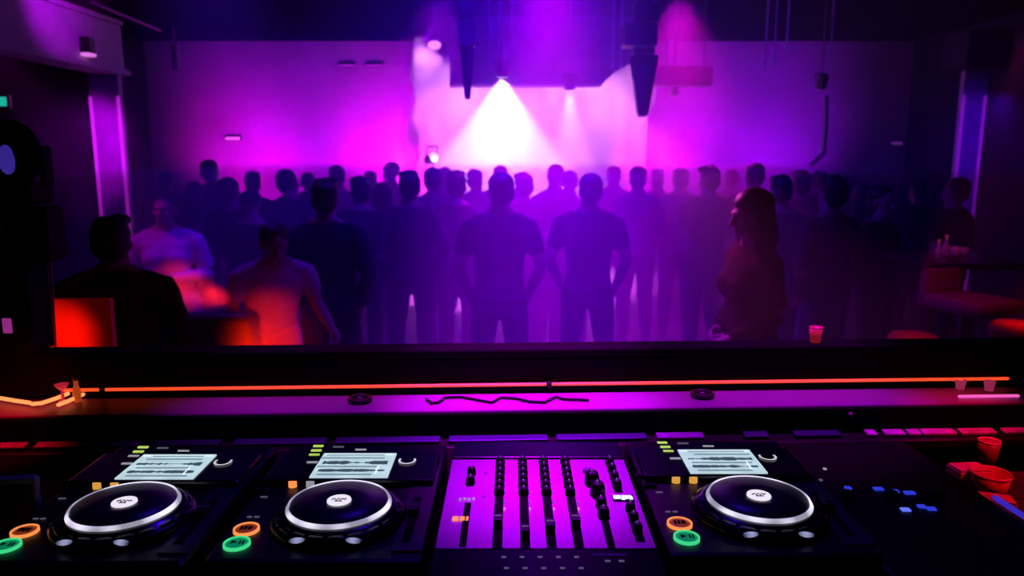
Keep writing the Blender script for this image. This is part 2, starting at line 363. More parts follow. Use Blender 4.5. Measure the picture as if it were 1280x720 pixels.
GREEN = mat('green_button_glow', (0.1, 0.4, 0.2), 0.5, emit=(0.05, 0.72, 0.24), es=0.95)
GREEND = mat('dim_green_button', (0.02, 0.15, 0.08), 0.5, emit=(0.0, 0.20, 0.08), es=0.9)
YELLOW = mat('yellow_button_glow', (0.4, 0.35, 0.1), 0.5, emit=(0.9, 0.42, 0.06), es=0.75)
LIME = mat('lime_button_glow', (0.4, 0.45, 0.15), 0.5, emit=(0.52, 0.72, 0.12), es=0.85)
PALE = mat('pale_legend', (0.4, 0.4, 0.42), 0.5, emit=(0.5, 0.5, 0.52), es=0.55)
FAINT = mat('faint_legend', (0.25, 0.25, 0.3), 0.5, emit=(0.2, 0.2, 0.28), es=0.35)
CHROME = mat('glossy_rim', (0.05, 0.05, 0.06), 0.22, 0.9, var=0.1)
GLOSS = mat('glossy_black', (0.006, 0.006, 0.012), 0.22, var=0.1)

GLINT = mat('jog_painted_glint', (0.3, 0.32, 0.4), 0.4, emit=(0.42, 0.45, 0.75), es=0.8, scale=60)  # emissive glints painted as reflections of the ring light on the rim
nt = GLINT.node_tree; tcx = nt.nodes.new('ShaderNodeTexCoord'); gr = nt.nodes.new('ShaderNodeVectorMath'); gr.operation = 'LENGTH'
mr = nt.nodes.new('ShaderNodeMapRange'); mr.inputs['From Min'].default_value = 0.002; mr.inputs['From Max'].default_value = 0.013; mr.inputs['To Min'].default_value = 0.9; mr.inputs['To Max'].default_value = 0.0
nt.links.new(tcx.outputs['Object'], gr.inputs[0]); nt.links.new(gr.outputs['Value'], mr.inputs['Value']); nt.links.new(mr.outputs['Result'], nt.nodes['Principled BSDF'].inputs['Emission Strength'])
jc = dl(424, 627, TD + 0.028)
def make_deck(label, x, y, seed):
    R = random.Random(seed)
    t = thing('media_player', label, 'media player', (x, y, ZTAB), 0, 'club media players')
    new_obj('body', bx((0, 0.225, 0.053), (0.318, 0.45, 0.102), 0.008), BLACK, t)
    for sx in (-1, 1):
        for sy in (0.03, 0.41): new_obj('foot', cyl(B(), (sx * 0.13, sy, 0), (sx * 0.13, sy, 0.004), 0.018), RUBBER, t)
    # screen
    s0, s1 = dl(405, 597, TD + 0.014), dl(497, 567, TD + 0.014)
    yc, hh = (s0.y + s1.y) / 2, s1.y - s0.y
    bz = new_obj('screen_bezel', bx((0, yc + 0.004, TD + 0.004), (0.302, hh + 0.022, 0.018), 0.005), GLOSS, t)
    sc = new_obj('screen', bx((0, yc, TD + 0.014), (0.139, hh, 0.003), 0.001), SCR, bz)
    for r, (v, amp) in enumerate(((0.56, 0.13), (0.24, 0.10))):
        bm = B(); N = 50; prev = None; yy = yc - hh / 2 + v * hh; env = 0.5
        for k in range(N + 1):
            env = min(1, max(0.15, env + R.uniform(-0.28, 0.28))); a = amp * hh * env * 0.6; xx = -0.060 + 0.120 * k / N
            q = (bm.verts.new((xx, yy - a, TD + 0.0162)), bm.verts.new((xx, yy + a, TD + 0.0162)))
            if prev: bm.faces.new((prev[0], q[0], q[1], prev[1]))
            prev = q
        new_obj('waveform', bm, SCRD, sc)
    for v in (0.90, 0.76, 0.40, 0.08):
        new_obj('text_row', bx((-0.01 + 0.02 * R.random(), yc - hh / 2 + v * hh, TD + 0.016), (0.09 + 0.03 * R.random(), 0.05 * hh, 0.0005)), SCRM, sc)
    bm = B(); box(bm, (0.0, yc + 0.42 * hh, TD + 0.0163), (0.132, 0.02 * hh, 0.0005)); box(bm, (0.045, yc - 0.2 * hh, TD + 0.0163), (0.003, 0.3 * hh, 0.0005)); new_obj('playhead', bm, SCRW, sc)
    # bars of light left of the screen and above it
    for k, py in enumerate((557.5, 563, 568.5, 578)):
        p = dl(398 - k * 2.6, py, TD + 0.013)
        new_obj('menu_light', bx(p, (0.020, 0.007, 0.003), 0.001), (LIME, LIME, LIME, PALE)[k] if seed != 1 else (LIME, LIME, PALE, PALE)[k], t)
    for k, px in enumerate((423, 451)):
        p = dl(px, (558.5, 562)[k], TD + 0.013)
        new_obj('menu_light', bx(p, (0.022, 0.004, 0.003), 0.001), (FAINT, PALE)[k], t)
    # browse knob: open ring of light with a black knob
    p = dl(509, 577, TD + 0.012)
    bm = B(); n = 20; prev = None
    for k in range(n + 1):
        a = PI * 0.85 + (PI * 1.3) * k / n
        q = [bm.verts.new((p.x + r * math.cos(a), p.y + r * math.sin(a) * 1.1, p.z + z)) for r, z in ((0.0125, 0.003), (0.0165, 0.003))]
        if prev: bm.faces.new((prev[0], prev[1], q[1], q[0]))
        prev = q
    new_obj('browse_ring', bm, mat('white_legend', (0.6, 0.6, 0.6), 0.5, emit=(0.75, 0.72, 0.72), es=0.8), t)
    k_ = new_obj('browse_knob', cyl(B(), (p.x, p.y, TD), (p.x, p.y, TD + 0.016), 0.0105, 0.0095, 24), RUBBER, t)
    # jog wheel
    jw = new_obj('jog_wheel', lathe(B(), [(0.1075, -0.026), (0.1075, -0.020), (0.102, -0.0165), (0.090, -0.0075), (0.0855, -0.006), (0.060, -0.010), (0.06, -0.026)], 64, jc), CHROME, t, True)
    bm = B(); lathe(bm, [(0.1005, -0.0155), (0.0985, -0.0125), (0.0935, -0.0095), (0.0925, -0.014)], 120, jc)
    bm.verts.ensure_lookup_table()
    for v in bm.verts: v.co.z -= 0.0016 * max(0, math.cos(20 * math.atan2(v.co.y - jc.y, v.co.x - jc.x))) ** 2
    new_obj('finger_ring', bm, GLOSS, jw, True)
    new_obj('ring_light', lathe(B(), [(0.0836, -0.0048), (0.0803, 0.0010), (0.0783, 0.0010), (0.079, -0.006)], 64, jc), WHITE_L, jw, True)
    new_obj('jog_plate', lathe(B(), [(0.0782, -0.004), (0.077, 0.0005), (0.03, 0.0025), (0.024, 0.0015)], 64, jc, closed=False), mat('jog_plate_black', (0.012, 0.009, 0.03), 0.35, var=0.15, scale=80), jw, True)
    bm = B(); lathe(bm, [(0.0195, 0.0), (0.019, 0.0035), (0.005, 0.0038)], 40, jc, closed=False); new_obj('centre_display', bm, DISC_L, jw)
    bm = B(); R2 = random.Random(5)
    zig = [(-0.011, -0.001), (-0.007, 0.003), (-0.004, -0.004), (-0.001, 0.004), (0.002, -0.003), (0.005, 0.003), (0.008, -0.001), (0.011, 0.002)]
    tube(bm, [(jc.x + a, jc.y + b, jc.z + 0.0042) for a, b in zig], 0.0011, 6); box(bm, (jc.x, jc.y - 0.006, jc.z + 0.004), (0.012, 0.0022, 0.001))
    new_obj('display_mark', bm, BLACKM, jw)
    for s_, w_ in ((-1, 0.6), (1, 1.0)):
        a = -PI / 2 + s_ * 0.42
        eo = new_obj('painted_glint', ell(B(), (0, 0, 0), (0.014, 0.005, 0.004)), GLINT, jw, True, loc=(jc.x + 0.101 * math.cos(a), jc.y + 0.103 * math.sin(a), jc.z - 0.0165), rot=(0, 0, a + PI / 2 - s_ * 0.55))
    # cue and play
    for nm, px, py, gm, dm in (('cue_button', 308, 661, ORANGE, ORANGED), ('play_button', 296, 679, GREEN, GREEND)):
        p = dl(px, py, TD + 0.002)
        cap = new_obj(nm, lathe(B(), [(0.0185, -0.003), (0.0180, 0.0), (0.010, 0.0008), (0.002, 0.0008)], 36, p, closed=False), dm, t, True)
        new_obj('button_ring', lathe(B(), [(0.0200, -0.003), (0.0199, 0.0016), (0.0172, 0.0018), (0.0170, -0.003)], 40, p), gm, cap, True)
        bm = B()
        if nm == 'cue_button':
            for a in (-0.007, -0.001): box(bm, (p.x + a, p.y, p.z + 0.002), (0.004, 0.010, 0.0015))
            box(bm, (p.x + 0.006, p.y + 0.003, p.z + 0.002), (0.006, 0.003, 0.0015)); box(bm, (p.x + 0.006, p.y - 0.003, p.z + 0.002), (0.006, 0.003, 0.0015))
        else:
            v = [bm.verts.new((p.x + a, p.y + b, p.z + 0.002)) for a, b in ((-0.009, -0.006), (-0.009, 0.006), (0.001, 0))]; bm.faces.new(v)
            for a in (0.005, 0.010): box(bm, (p.x + a, p.y, p.z + 0.0018), (0.0025, 0.010, 0.001))
        new_obj('button_symbol', bm, BLACKM, cap)
    for px, mm in ((366, YELLOW if seed != 2 else ORANGE), (388, YELLOW if seed != 2 else PALE)):
        p = dl(px, 602, TD + 0.009); new_obj('loop_button', lathe(B(), [(0.0078, -0.009), (0.0075, 0.001), (0.003, 0.0014)], 24, p, closed=False), mm, t, True)
    for px, py, w in ((312, 646, 0.008), (321, 646, 0.008), (330, 621, 0.012), (346, 659, 0.005)):
        new_obj('small_legend', bx(dl(px, py, TD + 0.0005), (w, 0.0035, 0.0012)), FAINT if w < 0.01 else FAINT, t)
    for px, py in ((330, 600), (327, 612)):
        p = dl(px, py, TD + 0.003); new_obj('track_button', bx(p, (0.024, 0.010, 0.006), 0.002), GLOSS, t)
    # tempo slider
    sl0, sl1 = dl(516, 676, TD), dl(524, 612, TD)
    xm = 0.134
    TP = new_obj('slider_panel', bx((xm, 0.175, TD + 0.0005), (0.045, 0.30, 0.003)), TEMPO, t)
    new_obj('slider_slot', bx((xm - 0.004, 0.125, TD + 0.0022), (0.013, 0.150, 0.002)), BLACKM, TP)
    new_obj('slider_cap', bx((xm - 0.004, 0.145, TD + 0.009), (0.018, 0.030, 0.014), 0.003), BLACK, TP)
    new_obj('slider_mark', bx((xm - 0.004, 0.145, TD + 0.0165), (0.016, 0.002, 0.001)), GREY, TP)
    p = Vector((xm, 0.255, TD)); new_obj('tempo_button', bx(p + Vector((0, 0, 0.003)), (0.022, 0.012, 0.006), 0.002), BLACK, t)
    return t
TEMPO = mat('slider_panel_grey', (0.07, 0.065, 0.08), 0.4, 0.3, scale=20)
make_deck('left media player with lit jog wheel, first of the three decks', -0.632, 0.994, 1)
make_deck('middle media player with lit jog wheel, directly left of the mixer', -0.290, 1.0, 2)
make_deck('right media player with lit jog wheel, just past the mixer', 0.390, 1.018, 3)

# ------------------------------------------------------------------ mixer
MX = 0.050
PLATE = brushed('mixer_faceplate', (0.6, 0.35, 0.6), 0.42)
mx = thing('dj_mixer', 'wide club mixer glowing purple between the middle and right decks', 'mixer', (MX, 0.925, ZTAB))
new_obj('body', bx((0, 0.265, 0.052), (0.335, 0.53, 0.100), 0.006), BLACK, mx)
for sx in (-1, 1):
    for sy in (0.03, 0.49): new_obj('foot', cyl(B(), (sx * 0.14, sy, 0), (sx * 0.14, sy, 0.004), 0.016), RUBBER, mx)
y0, y1 = 1.036 - 0.925, 1.368 - 0.925; TM = 0.103
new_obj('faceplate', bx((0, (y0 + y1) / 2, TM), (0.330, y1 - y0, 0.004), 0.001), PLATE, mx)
new_obj('front_panel', bx((0, 0.055, TM), (0.330, 0.106, 0.003), 0.001), GLOSS, mx)
new_obj('rear_panel', bx((0, 0.487, TM + 0.002), (0.330, 0.08, 0.006), 0.002), GLOSS, mx)
def knob(px_, py_, r, h, m=BLACK, name='knob'):
    k = new_obj(name, lathe(B(), [(r, 0), (r * 0.95, h * 0.6), (r * 0.75, h), (r * 0.2, h)], 20, (px_, py_, TM + 0.002), closed=False), m, mx, True)
    new_obj('pointer', bx((px_, py_ + r * 0.45, TM + 0.0025 + h), (0.0016, r * 0.7, 0.001)), FAINT, k); return k
cols = [-0.128, -0.072, -0.030, 0.012, 0.054, 0.096, 0.146]
for ci, x in enumerate(cols):
    if 1 <= ci <= 4:                                        # channel strips: black knobs above a fader
        x = [-0.072, -0.030, 0.0095, 0.0505][ci - 1]
        stp = new_obj('channel_strip', bx((x, (y0 + y1) / 2, TM + 0.0024), (0.0150, y1 - y0 - 0.002, 0.001)), BLACKM, mx)
        for k in range(6): knob(x, y1 - 0.020 - k * 0.026, 0.0092, 0.012, RUBBER)
        fc = new_obj('fader_cap', bx((x, y0 + 0.055 + 0.02 * math.sin(ci * 2.1), TM + 0.010), (0.015, 0.024, 0.014), 0.003), BLACK, mx)
        new_obj('fader_mark', bx((x, y0 + 0.055 + 0.02 * math.sin(ci * 2.1), TM + 0.0175), (0.013, 0.002, 0.001)), FAINT, fc)
        for py in (0.125, 0.150, 0.185): new_obj('level_light', bx((x + 0.0095, y0 + py, TM + 0.003), (0.003, 0.005, 0.002)), mat('pink_pilot_light', (0.5, 0.3, 0.5), 0.5, emit=(0.9, 0.25, 0.8), es=0.8) if py == 0.125 else FAINT, mx)
# left column: headphone section
for yy in (0.225, 0.262): knob(-0.124, y0 + yy, 0.0085, 0.014)
new_obj('button_slot', bx((-0.124, y0 + 0.075, TM + 0.0024), (0.011, 0.145, 0.001)), BLACKM, mx)
for k in range(4): new_obj('pilot_light', bx((-0.138 + k * 0.0075, y0 + 0.160 + 0.002 * (k % 2), TM + 0.003), (0.004, 0.005, 0.002)), PALE, mx)
for k, w in enumerate((0.010, 0.008, 0.004)): new_obj('cue_light', bx((-0.141 + (0, 0.011, 0.019)[k], y0 + 0.0905, TM + 0.003), (w, 0.014, 0.002), 0.001), ORANGE, mx)
for yy in (0.268, 0.170): new_obj('screw', cyl(B(), (-0.098, y0 + yy, TM), (-0.098, y0 + yy, TM + 0.003), 0.003, n=10), GREY, mx)
# effect section, right
knob(0.0905, y0 + 0.275, 0.0105, 0.006, GREY, 'push_button')
knob(0.0925, y0 + 0.225, 0.0135, 0.022); knob(0.0975, y0 + 0.180, 0.0135, 0.022); knob(0.0985, y0 + 0.135, 0.010, 0.016); knob(0.0985, y0 + 0.100, 0.010, 0.016)
new_obj('button_slot', bx((0.0985, y0 + 0.058, TM + 0.0024), (0.012, 0.115, 0.001)), BLACKM, mx)
new_obj('meter_strip', bx((0.135, y0 + 0.255, TM + 0.0024), (0.014, 0.14, 0.001)), BLACKM, mx)
for k in range(4): knob(0.135, y0 + 0.31 - k * 0.034, 0.0085, 0.014)
dsp = new_obj('effect_display', bx((0.139, y0 + 0.163, TM + 0.003), (0.036, 0.022, 0.003), 0.001), GLOSS, mx)
WB = mat('blue_white_display', (0.6, 0.65, 0.8), 0.4, emit=(0.75, 0.82, 1.0), es=1.3)
bm = B()
for dx, dy, w, h in ((-0.010, 0.001, 0.013, 0.012), (0.006, 0.004, 0.016, 0.006), (0.013, -0.002, 0.006, 0.011), (0.000, -0.006, 0.006, 0.005), (0.004, -0.003, 0.010, 0.004)):
    box(bm, (0.139 + dx, y0 + 0.163 + dy, TM + 0.005), (w, h, 0.001))
new_obj('display_digits', bm, WB, dsp)
new_obj('button_slot', bx((0.145, y0 + 0.075, TM + 0.0024), (0.014, 0.115, 0.001)), BLACKM, mx)
for k in range(3): knob(0.145, y0 + 0.12 - k * 0.035, 0.0085, 0.014)
# legends on the black front part
for r in range(2):
    for k in range(5):
        new_obj('legend', bx((-0.062 + k * 0.0265 + r * 0.004, 0.086 - r * 0.030, TM + 0.0018), (0.007, 0.004, 0.001)), FAINT, mx)
new_obj('crossfader_slot', bx((0.092, 0.092, TM + 0.0018), (0.05, 0.006, 0.001)), mat('violet_slot', (0.1, 0.08, 0.2), 0.4), mx)
for k in range(2): new_obj('legend', bx((0.088 + k * 0.02, 0.075, TM + 0.0018), (0.008, 0.004, 0.001)), FAINT, mx)

# ------------------------------------------------------------------ dark effects unit to the right of the right deck
BLUEL = mat('blue_pilot_light', (0.1, 0.1, 0.5), 0.5, emit=(0.03, 0.05, 0.75), es=0.8)
BLUEB = mat('bright_blue_light', (0.2, 0.2, 0.7), 0.5, emit=(0.12, 0.16, 1.0), es=1.1)
fx = thing('effects_unit', 'black effects unit with small blue lights, right of the right deck', 'effects unit', (0.70, 1.02, ZTAB))
new_obj('body', bx((0, 0.16, 0.03), (0.26, 0.34, 0.058), 0.006), BLACK, fx)
for px, py, mm, w in ((1060, 610, BLUEL, 0.012), (1098, 611, BLUEL, 0.018), (1118, 614, BLUEL, 0.016), (1137, 616, BLUEL, 0.02), (1132, 637, BLUEB, 0.016), (1152, 633, BLUEL, 0.014), (1164, 636, BLUEL, 0.016)):
    p = at_z(px, py, ZTAB + 0.06); q = p - Vector((0.70, 1.02, ZTAB))
    new_obj('pad_light', bx(q, (w, 0.012, 0.004), 0.0015), mm, fx)
for k in range(3):
    new_obj('knob', lathe(B(), [(0.012, 0), (0.011, 0.012), (0.004, 0.014)], 20, (-0.08 + 0.08 * k, 0.28, 0.059), closed=False), RUBBER, fx, True)
for px, py in ((1031, 586), (1026, 600), (1033, 619)):
    q = at_z(px, py, ZTAB + 0.06) - Vector((0.70, 1.02, ZTAB)); new_obj('pilot_light', bx(q, (0.006, 0.006, 0.003)), PALE if py != 600 else FAINT, fx)

# ------------------------------------------------------------------ things on and around the ledge
LEDGET = mat('dull_dark_metal', (0.04, 0.035, 0.05), 0.35, 0.5)
def puck(label, px, py):
    p = at_z(px, py, ZLED); t = thing('ashtray', label, 'ashtray', p, 0, 'round dishes on the ledge')
    new_obj('dish', lathe(B(), [(0.026, 0), (0.031, 0.006), (0.030, 0.012), (0.025, 0.012), (0.022, 0.005), (0.002, 0.004)], 32, closed=False), LEDGET, t, True)
    new_obj('lid_knob', tube(B(), [(-0.014, 0, 0.012), (0.0, 0, 0.018), (0.014, 0.0, 0.012)], 0.004, 8), LEDGET, t, True); return t
puck('small dark round dish on the ledge behind the middle deck', 450, 502)
puck('small dark round dish on the ledge behind the right deck', 878, 496)
bm = B(); zz = ZLED + 0.004
tube(bm, [at_z(x, y, zz) for x, y in ((533, 499), (540, 504), (548, 503), (556, 497), (575, 496), (598, 500), (615, 503), (626, 497), (645, 498), (662, 502), (680, 503), (695, 496), (705, 499), (735, 500))], 0.0035, 8)
tag(new_obj('loose_cable', bm, RUBBER, smooth=True), 'thin black cable lying in curves along the middle of the ledge', 'cable')
PINKM = mat('pink_glow_plastic', (0.3, 0.06, 0.13), 0.4, emit=(0.8, 0.06, 0.2), es=0.3, scale=60, var=0.4)  # faint emission stands in for pink light on the plastic
for (px, py), w in (((1200, 482), 'left'), ((1236, 484), 'right')):
    p = at_z(px, py + 4, ZLED); t = thing('shot_glass', 'shot glass with painted pink glow at the right end of the ledge, %s of two' % w, 'glass', p, 0, 'shot glasses on the ledge')
    new_obj('cup', lathe(B(), [(0.010, 0), (0.014, 0.026), (0.0125, 0.026), (0.009, 0.004), (0.001, 0.004)], 20, closed=False), PINKM, t, True)
p = at_z(1236, 495, ZLED + 0.004)
tag(new_obj('painted_highlight', bx((0, 0, 0), (0.16, 0.008, 0.006), 0.002), mat('pink_highlight', (0.6, 0.2, 0.5), 0.5, emit=(1.0, 0.12, 0.55), es=1.0), loc=p, rot=(0, 0, YAW)), 'short painted pink highlight at the right end of the ledge', 'highlight')  # emissive strip painted as a pink highlight on the ledge
# coiled orange strip at the left end
zz = ZLED + 0.012
def zseg(pts, label):
    t = new_obj('led_coil', tube(B(), [at_z(x, y, zz) for x, y in pts], 0.0048, 10), LEDH, smooth=True)
    tag(t, label, 'light strip', 'bright loops of light strip on the ledge')
zseg([(-14, 496), (2, 498), (20, 501), (37, 503.5)], 'glowing orange light strip piece at the far left edge of the ledge')
zseg([(40, 505), (52, 504), (70, 498), (86, 491.5)], 'glowing orange light strip piece, the upper of the two slanting ones on the left')
zseg([(73, 506), (86, 501), (99, 495), (104, 493)], 'glowing orange light strip piece, the lower of the two slanting ones on the left')
p = at_z(97, 502, ZLED + 0.002)
t = thing('small_bottle', 'small bottle with painted amber glow standing at the left end of the ledge', 'bottle', p)
AMBER = mat('amber_glow_glass', (0.5, 0.12, 0.04), 0.25, emit=(0.9, 0.12, 0.02), es=0.35, scale=60, var=0.5)  # emission puts the orange glow into the glass itself
new_obj('glass_body', lathe(B(), [(0.008, 0), (0.0095, 0.004), (0.0095, 0.030), (0.0055, 0.042), (0.005, 0.058), (0.001, 0.058)], 20, closed=False), AMBER, t, True)
new_obj('cap', lathe(B(), [(0.007, 0.056), (0.007, 0.068), (0.002, 0.069)], 16, closed=False), mat('dull_pink_cap', (0.2, 0.08, 0.1), 0.5), t, True)
p = at_z(79, 501, ZLED + 0.002)
t = thing('stemmed_glass', 'small stemmed glass with painted red glow just left of the amber bottle', 'glass', p)
REDG = mat('red_glow_glass', (0.6, 0.15, 0.2), 0.3, emit=(0.7, 0.03, 0.08), es=0.35)  # red light on this glass is painted in as emission
new_obj('bowl', lathe(B(), [(0.004, 0.028), (0.012, 0.036), (0.017, 0.044), (0.015, 0.044), (0.004, 0.032)], 20, closed=False), REDG, t, True)
new_obj('stem', lathe(B(), [(0.012, 0), (0.004, 0.003), (0.003, 0.028), (0.001, 0.028)], 16, closed=False), REDG, t, True)
# small knurled screws / caps on the front of the ledge and table cables
for (px, py), w in (((24, 515), 'left end, below the orange strip pieces'), ((1053, 511), 'right part, above the metal strips')):
    p = at_z(px, py, ZLED - 0.02); bm = B(); cyl(bm, bl(*((BR.inverted() @ (p - BO)).xy[0], -0.150), p.z), bl((BR.inverted() @ (p - BO)).x, -0.143, p.z), 0.006, n=14)
    tag(new_obj('round_screw', bm, GREY, smooth=True), 'shiny round screw on the dark ledge front, ' + w, 'screw', 'screws on the ledge front')
bm = B(); tube(bm, [at_z(1104, 533, ZTAB + 0.005), at_z(1108, 525, ZTAB + 0.02), at_z(1114, 517, ZTAB + 0.03), at_z(1121, 512, ZTAB + 0.03)], 0.003, 8)
tag(new_obj('short_cable', bm, GREY, smooth=True), 'short pale cable end curving up behind the right side of the table', 'cable')
bm = B(); tube(bm, [at_z(817, 517, ZTAB + 0.03), at_z(828, 515, ZTAB + 0.034), at_z(842, 510, ZTAB + 0.035), at_z(880, 510, ZTAB + 0.035)], 0.0025, 8)
tag(new_obj('short_cable', bm, GREY, smooth=True), 'thin cable drooping off the ledge behind the right deck', 'cable')
bm = B(); tube(bm, [at_z(676, 565, ZTAB + 0.11), at_z(678, 560, ZTAB + 0.112), at_z(677, 554, ZTAB + 0.11)], 0.003, 8)
# laptop stand corner at the far left
t = thing('laptop_stand', 'dull violet metal stand corner at the far left of the table', 'stand', at_z(0, 640, ZTAB))
ALU = mat('dull_aluminium', (0.5, 0.48, 0.6), 0.45, 0.3)
a = at_z(-40, 603, ZTAB + 0.13); b_ = at_z(43, 599, ZTAB + 0.13); o0 = at_z(0, 640, ZTAB)
new_obj('top_bar', tube(B(), [a - o0, b_ - o0], 0.008, 8), ALU, t, True)
new_obj('leg', tube(B(), [b_ - o0, Vector((b_.x - o0.x + 0.002, b_.y - o0.y - 0.01, 0.008))], 0.008, 8), ALU, t, True)
new_obj('foot_bar', tube(B(), [Vector((b_.x - o0.x, b_.y - o0.y - 0.01, 0.008)), Vector((a.x - o0.x, b_.y - o0.y - 0.01, 0.008))], 0.008, 8), ALU, t, True)

# side shelf with red cups, right of the table
sh = thing('side_shelf', 'low red lit side shelf beyond the right edge of the table', 'shelf', (1.25, 1.38, 0.3))
new_obj('shelf_top', bx((0, 0, 0.835), (0.54, 0.58, 0.03), 0.004), mat('shelf_lacquer', (0.05, 0.02, 0.03), 0.25), sh)
for x in (-0.25, 0.25):
    for y in (-0.25, 0.25): new_obj('leg', bx((x, y, 0.41), (0.04, 0.04, 0.82)), BLACK, sh)
ZS = 0.3 + 0.851
REDP = mat('red_cup_plastic', (0.75, 0.05, 0.06), 0.4)
PINKP = mat('pink_box_card', (0.8, 0.12, 0.25), 0.5)
def cup(label, px, py, r, h, m=REDP):
    p = at_z(px, py, ZS); t = thing('plastic_cup', label, 'cup', p, 0, 'red cups on the side shelf')
    new_obj('cup_wall', lathe(B(), [(r * 0.75, 0), (r, h), (r * 0.94, h), (r * 0.7, 0.004), (0.001, 0.004)], 28, closed=False), m, t, True)
    new_obj('rim', lathe(B(), [(r * 1.03, h), (r, h + 0.004), (r * 0.94, h), (r * 0.97, h - 0.003)], 28), PINKP, t, True)
cup('short wide red plastic cup on the side shelf, nearer the table', 1236, 617, 0.040, 0.046)
cup('taller darker red plastic cup farther back on the side shelf', 1234, 579, 0.024, 0.055, mat('dark_red_cup', (0.35, 0.02, 0.04), 0.4))
p = at_z(1209, 606, ZS); t = thing('card_box', 'small pink card box beside the short red cup', 'box', p, 0.1)
new_obj('carton', bx((0, 0, 0.02), (0.075, 0.05, 0.04), 0.002), PINKP, t); new_obj('lid_flap', bx((0, 0.0, 0.042), (0.07, 0.046, 0.004), 0.001), PINKP, t)
p = at_z(1240, 634, ZS); t = thing('card_box', 'flat salmon card box in front of the short red cup', 'box', p, -0.3)
new_obj('carton', bx((0, 0, 0.010), (0.08, 0.045, 0.02), 0.002), mat('salmon_card', (0.8, 0.2, 0.22), 0.5), t); new_obj('lid_flap', bx((0, 0, 0.022), (0.075, 0.042, 0.003), 0.001), PINKP, t)
bm = B(); tube(bm, [at_z(1244, 622, ZTAB + 0.004), at_z(1262, 634, ZTAB + 0.004), at_z(1300, 658, ZTAB + 0.004)], 0.006, 8)
tag(new_obj('blue_edge_line', bm, mat('blue_strip', (0.1, 0.1, 0.5), 0.5, emit=(0.06, 0.03, 0.75), es=0.6), smooth=True), 'blue line with painted glow along the right edge of the table', 'light strip')  # blue glow is put into the table's edge line as emission

# loudspeakers and lamp stacked at the left end of the parapet
def cabinet_speaker(label, c, w, d, h, rz):
    t = thing('monitor_speaker', label, 'speaker', c, rz)
    new_obj('cabinet', bx((0, 0, h / 2), (w, d, h), 0.012), BLACKM, t)
    bm = B(); lathe(bm, [(0.075, 0), (0.082, 0.006), (0.070, 0.010), (0.03, -0.008), (0.001, 0.004)], 32, closed=False)
    new_obj('woofer', bm, RUBBER, t, True, loc=(0, -d / 2 - 0.001, h * 0.36), rot=(PI / 2, 0, 0))
    bm = B(); lathe(bm, [(0.028, 0), (0.030, 0.005), (0.018, 0.006), (0.001, 0.010)], 24, closed=False)
    new_obj('tweeter', bm, DARKMETAL, t, True, loc=(0, -d / 2 - 0.001, h * 0.76), rot=(PI / 2, 0, 0)); return t
def top_of(px, py, Y): return at_y(px, py, Y)
pp = at_y(30, 432, 1.86)
e0, e1 = at_y(-60, 330, 1.84), at_y(58, 330, 1.84)
zs_ = [at_y(30, y, 1.86).z for y in (432, 330, 257, 185)]
sp = thing('equipment_rack', 'dark gear box under the monitor speaker at the far left', 'equipment box', ((e0.x + e1.x) / 2 - 0.03, 1.885, ZPAR + 0.001))
wr = e1.x - e0.x - 0.05
new_obj('case', bx((0, 0, (zs_[1] - ZPAR) / 2 - 0.002), (wr, 0.10, zs_[1] - ZPAR - 0.004), 0.008), BLACKM, sp)
new_obj('pink_display', bx((wr / 2 - 0.055, -0.052, at_y(27, 408, 1.83).z - ZPAR), (0.022, 0.006, 0.038), 0.002), mat('mauve_display', (0.3, 0.1, 0.3), 0.5, emit=(0.35, 0.03, 0.28), es=0.7), sp)
for k in range(3): new_obj('latch', bx((wr / 2 - 0.02, -0.053, 0.03 + 0.05 * k), (0.03, 0.008, 0.010), 0.002), DARKMETAL, sp)
cabinet_speaker('black monitor speaker on the gear box at the far left', ((e0.x + e1.x) / 2, 1.885, zs_[1] + 0.002), e1.x - e0.x, 0.11, zs_[2] - zs_[1] - 0.006, 0.12)
cl = thing('moving_head_lamp', 'black lamp head with a blue lit face on top of the left speaker', 'lamp', (at_y(20, 215, 1.885).x - 0.03, 1.885, zs_[2] + 0.0))
hz_ = zs_[3] - zs_[2]
new_obj('lamp_base', bx((0, 0, 0.03), (0.18, 0.10, 0.056), 0.008), BLACKM, cl)
new_obj('lamp_head', ell(B(), (0.02, 0, 0.125), (0.075, 0.06, 0.085)), BLACKM, cl, True)
for s in (-1, 1): new_obj('arm', bx((0.02 + s * 0.085, 0, 0.095), (0.015, 0.04, 0.10), 0.004), BLACKM, cl)
bm = B(); ell(bm, (0.044, -0.050, 0.112), (0.018, 0.020, 0.036)); new_obj('lamp_face', bm, mat('blue_face', (0.1, 0.1, 0.4), 0.4, emit=(0.04, 0.02, 0.28), es=0.8), cl, True)
p0 = at_y(63, 327, 1.93); p1 = at_y(69, 433, 1.93)
bm = B(); tube(bm, [p0, p1], 0.004, 8)
tag(new_obj('thin_pole', bm, mat('red_light_tint_pole', (0.7, 0.2, 0.2), 0.4), smooth=True), 'thin pole with painted red light standing on the booth wall beside the left speaker', 'pole')  # red light is put into the base colour of the pole
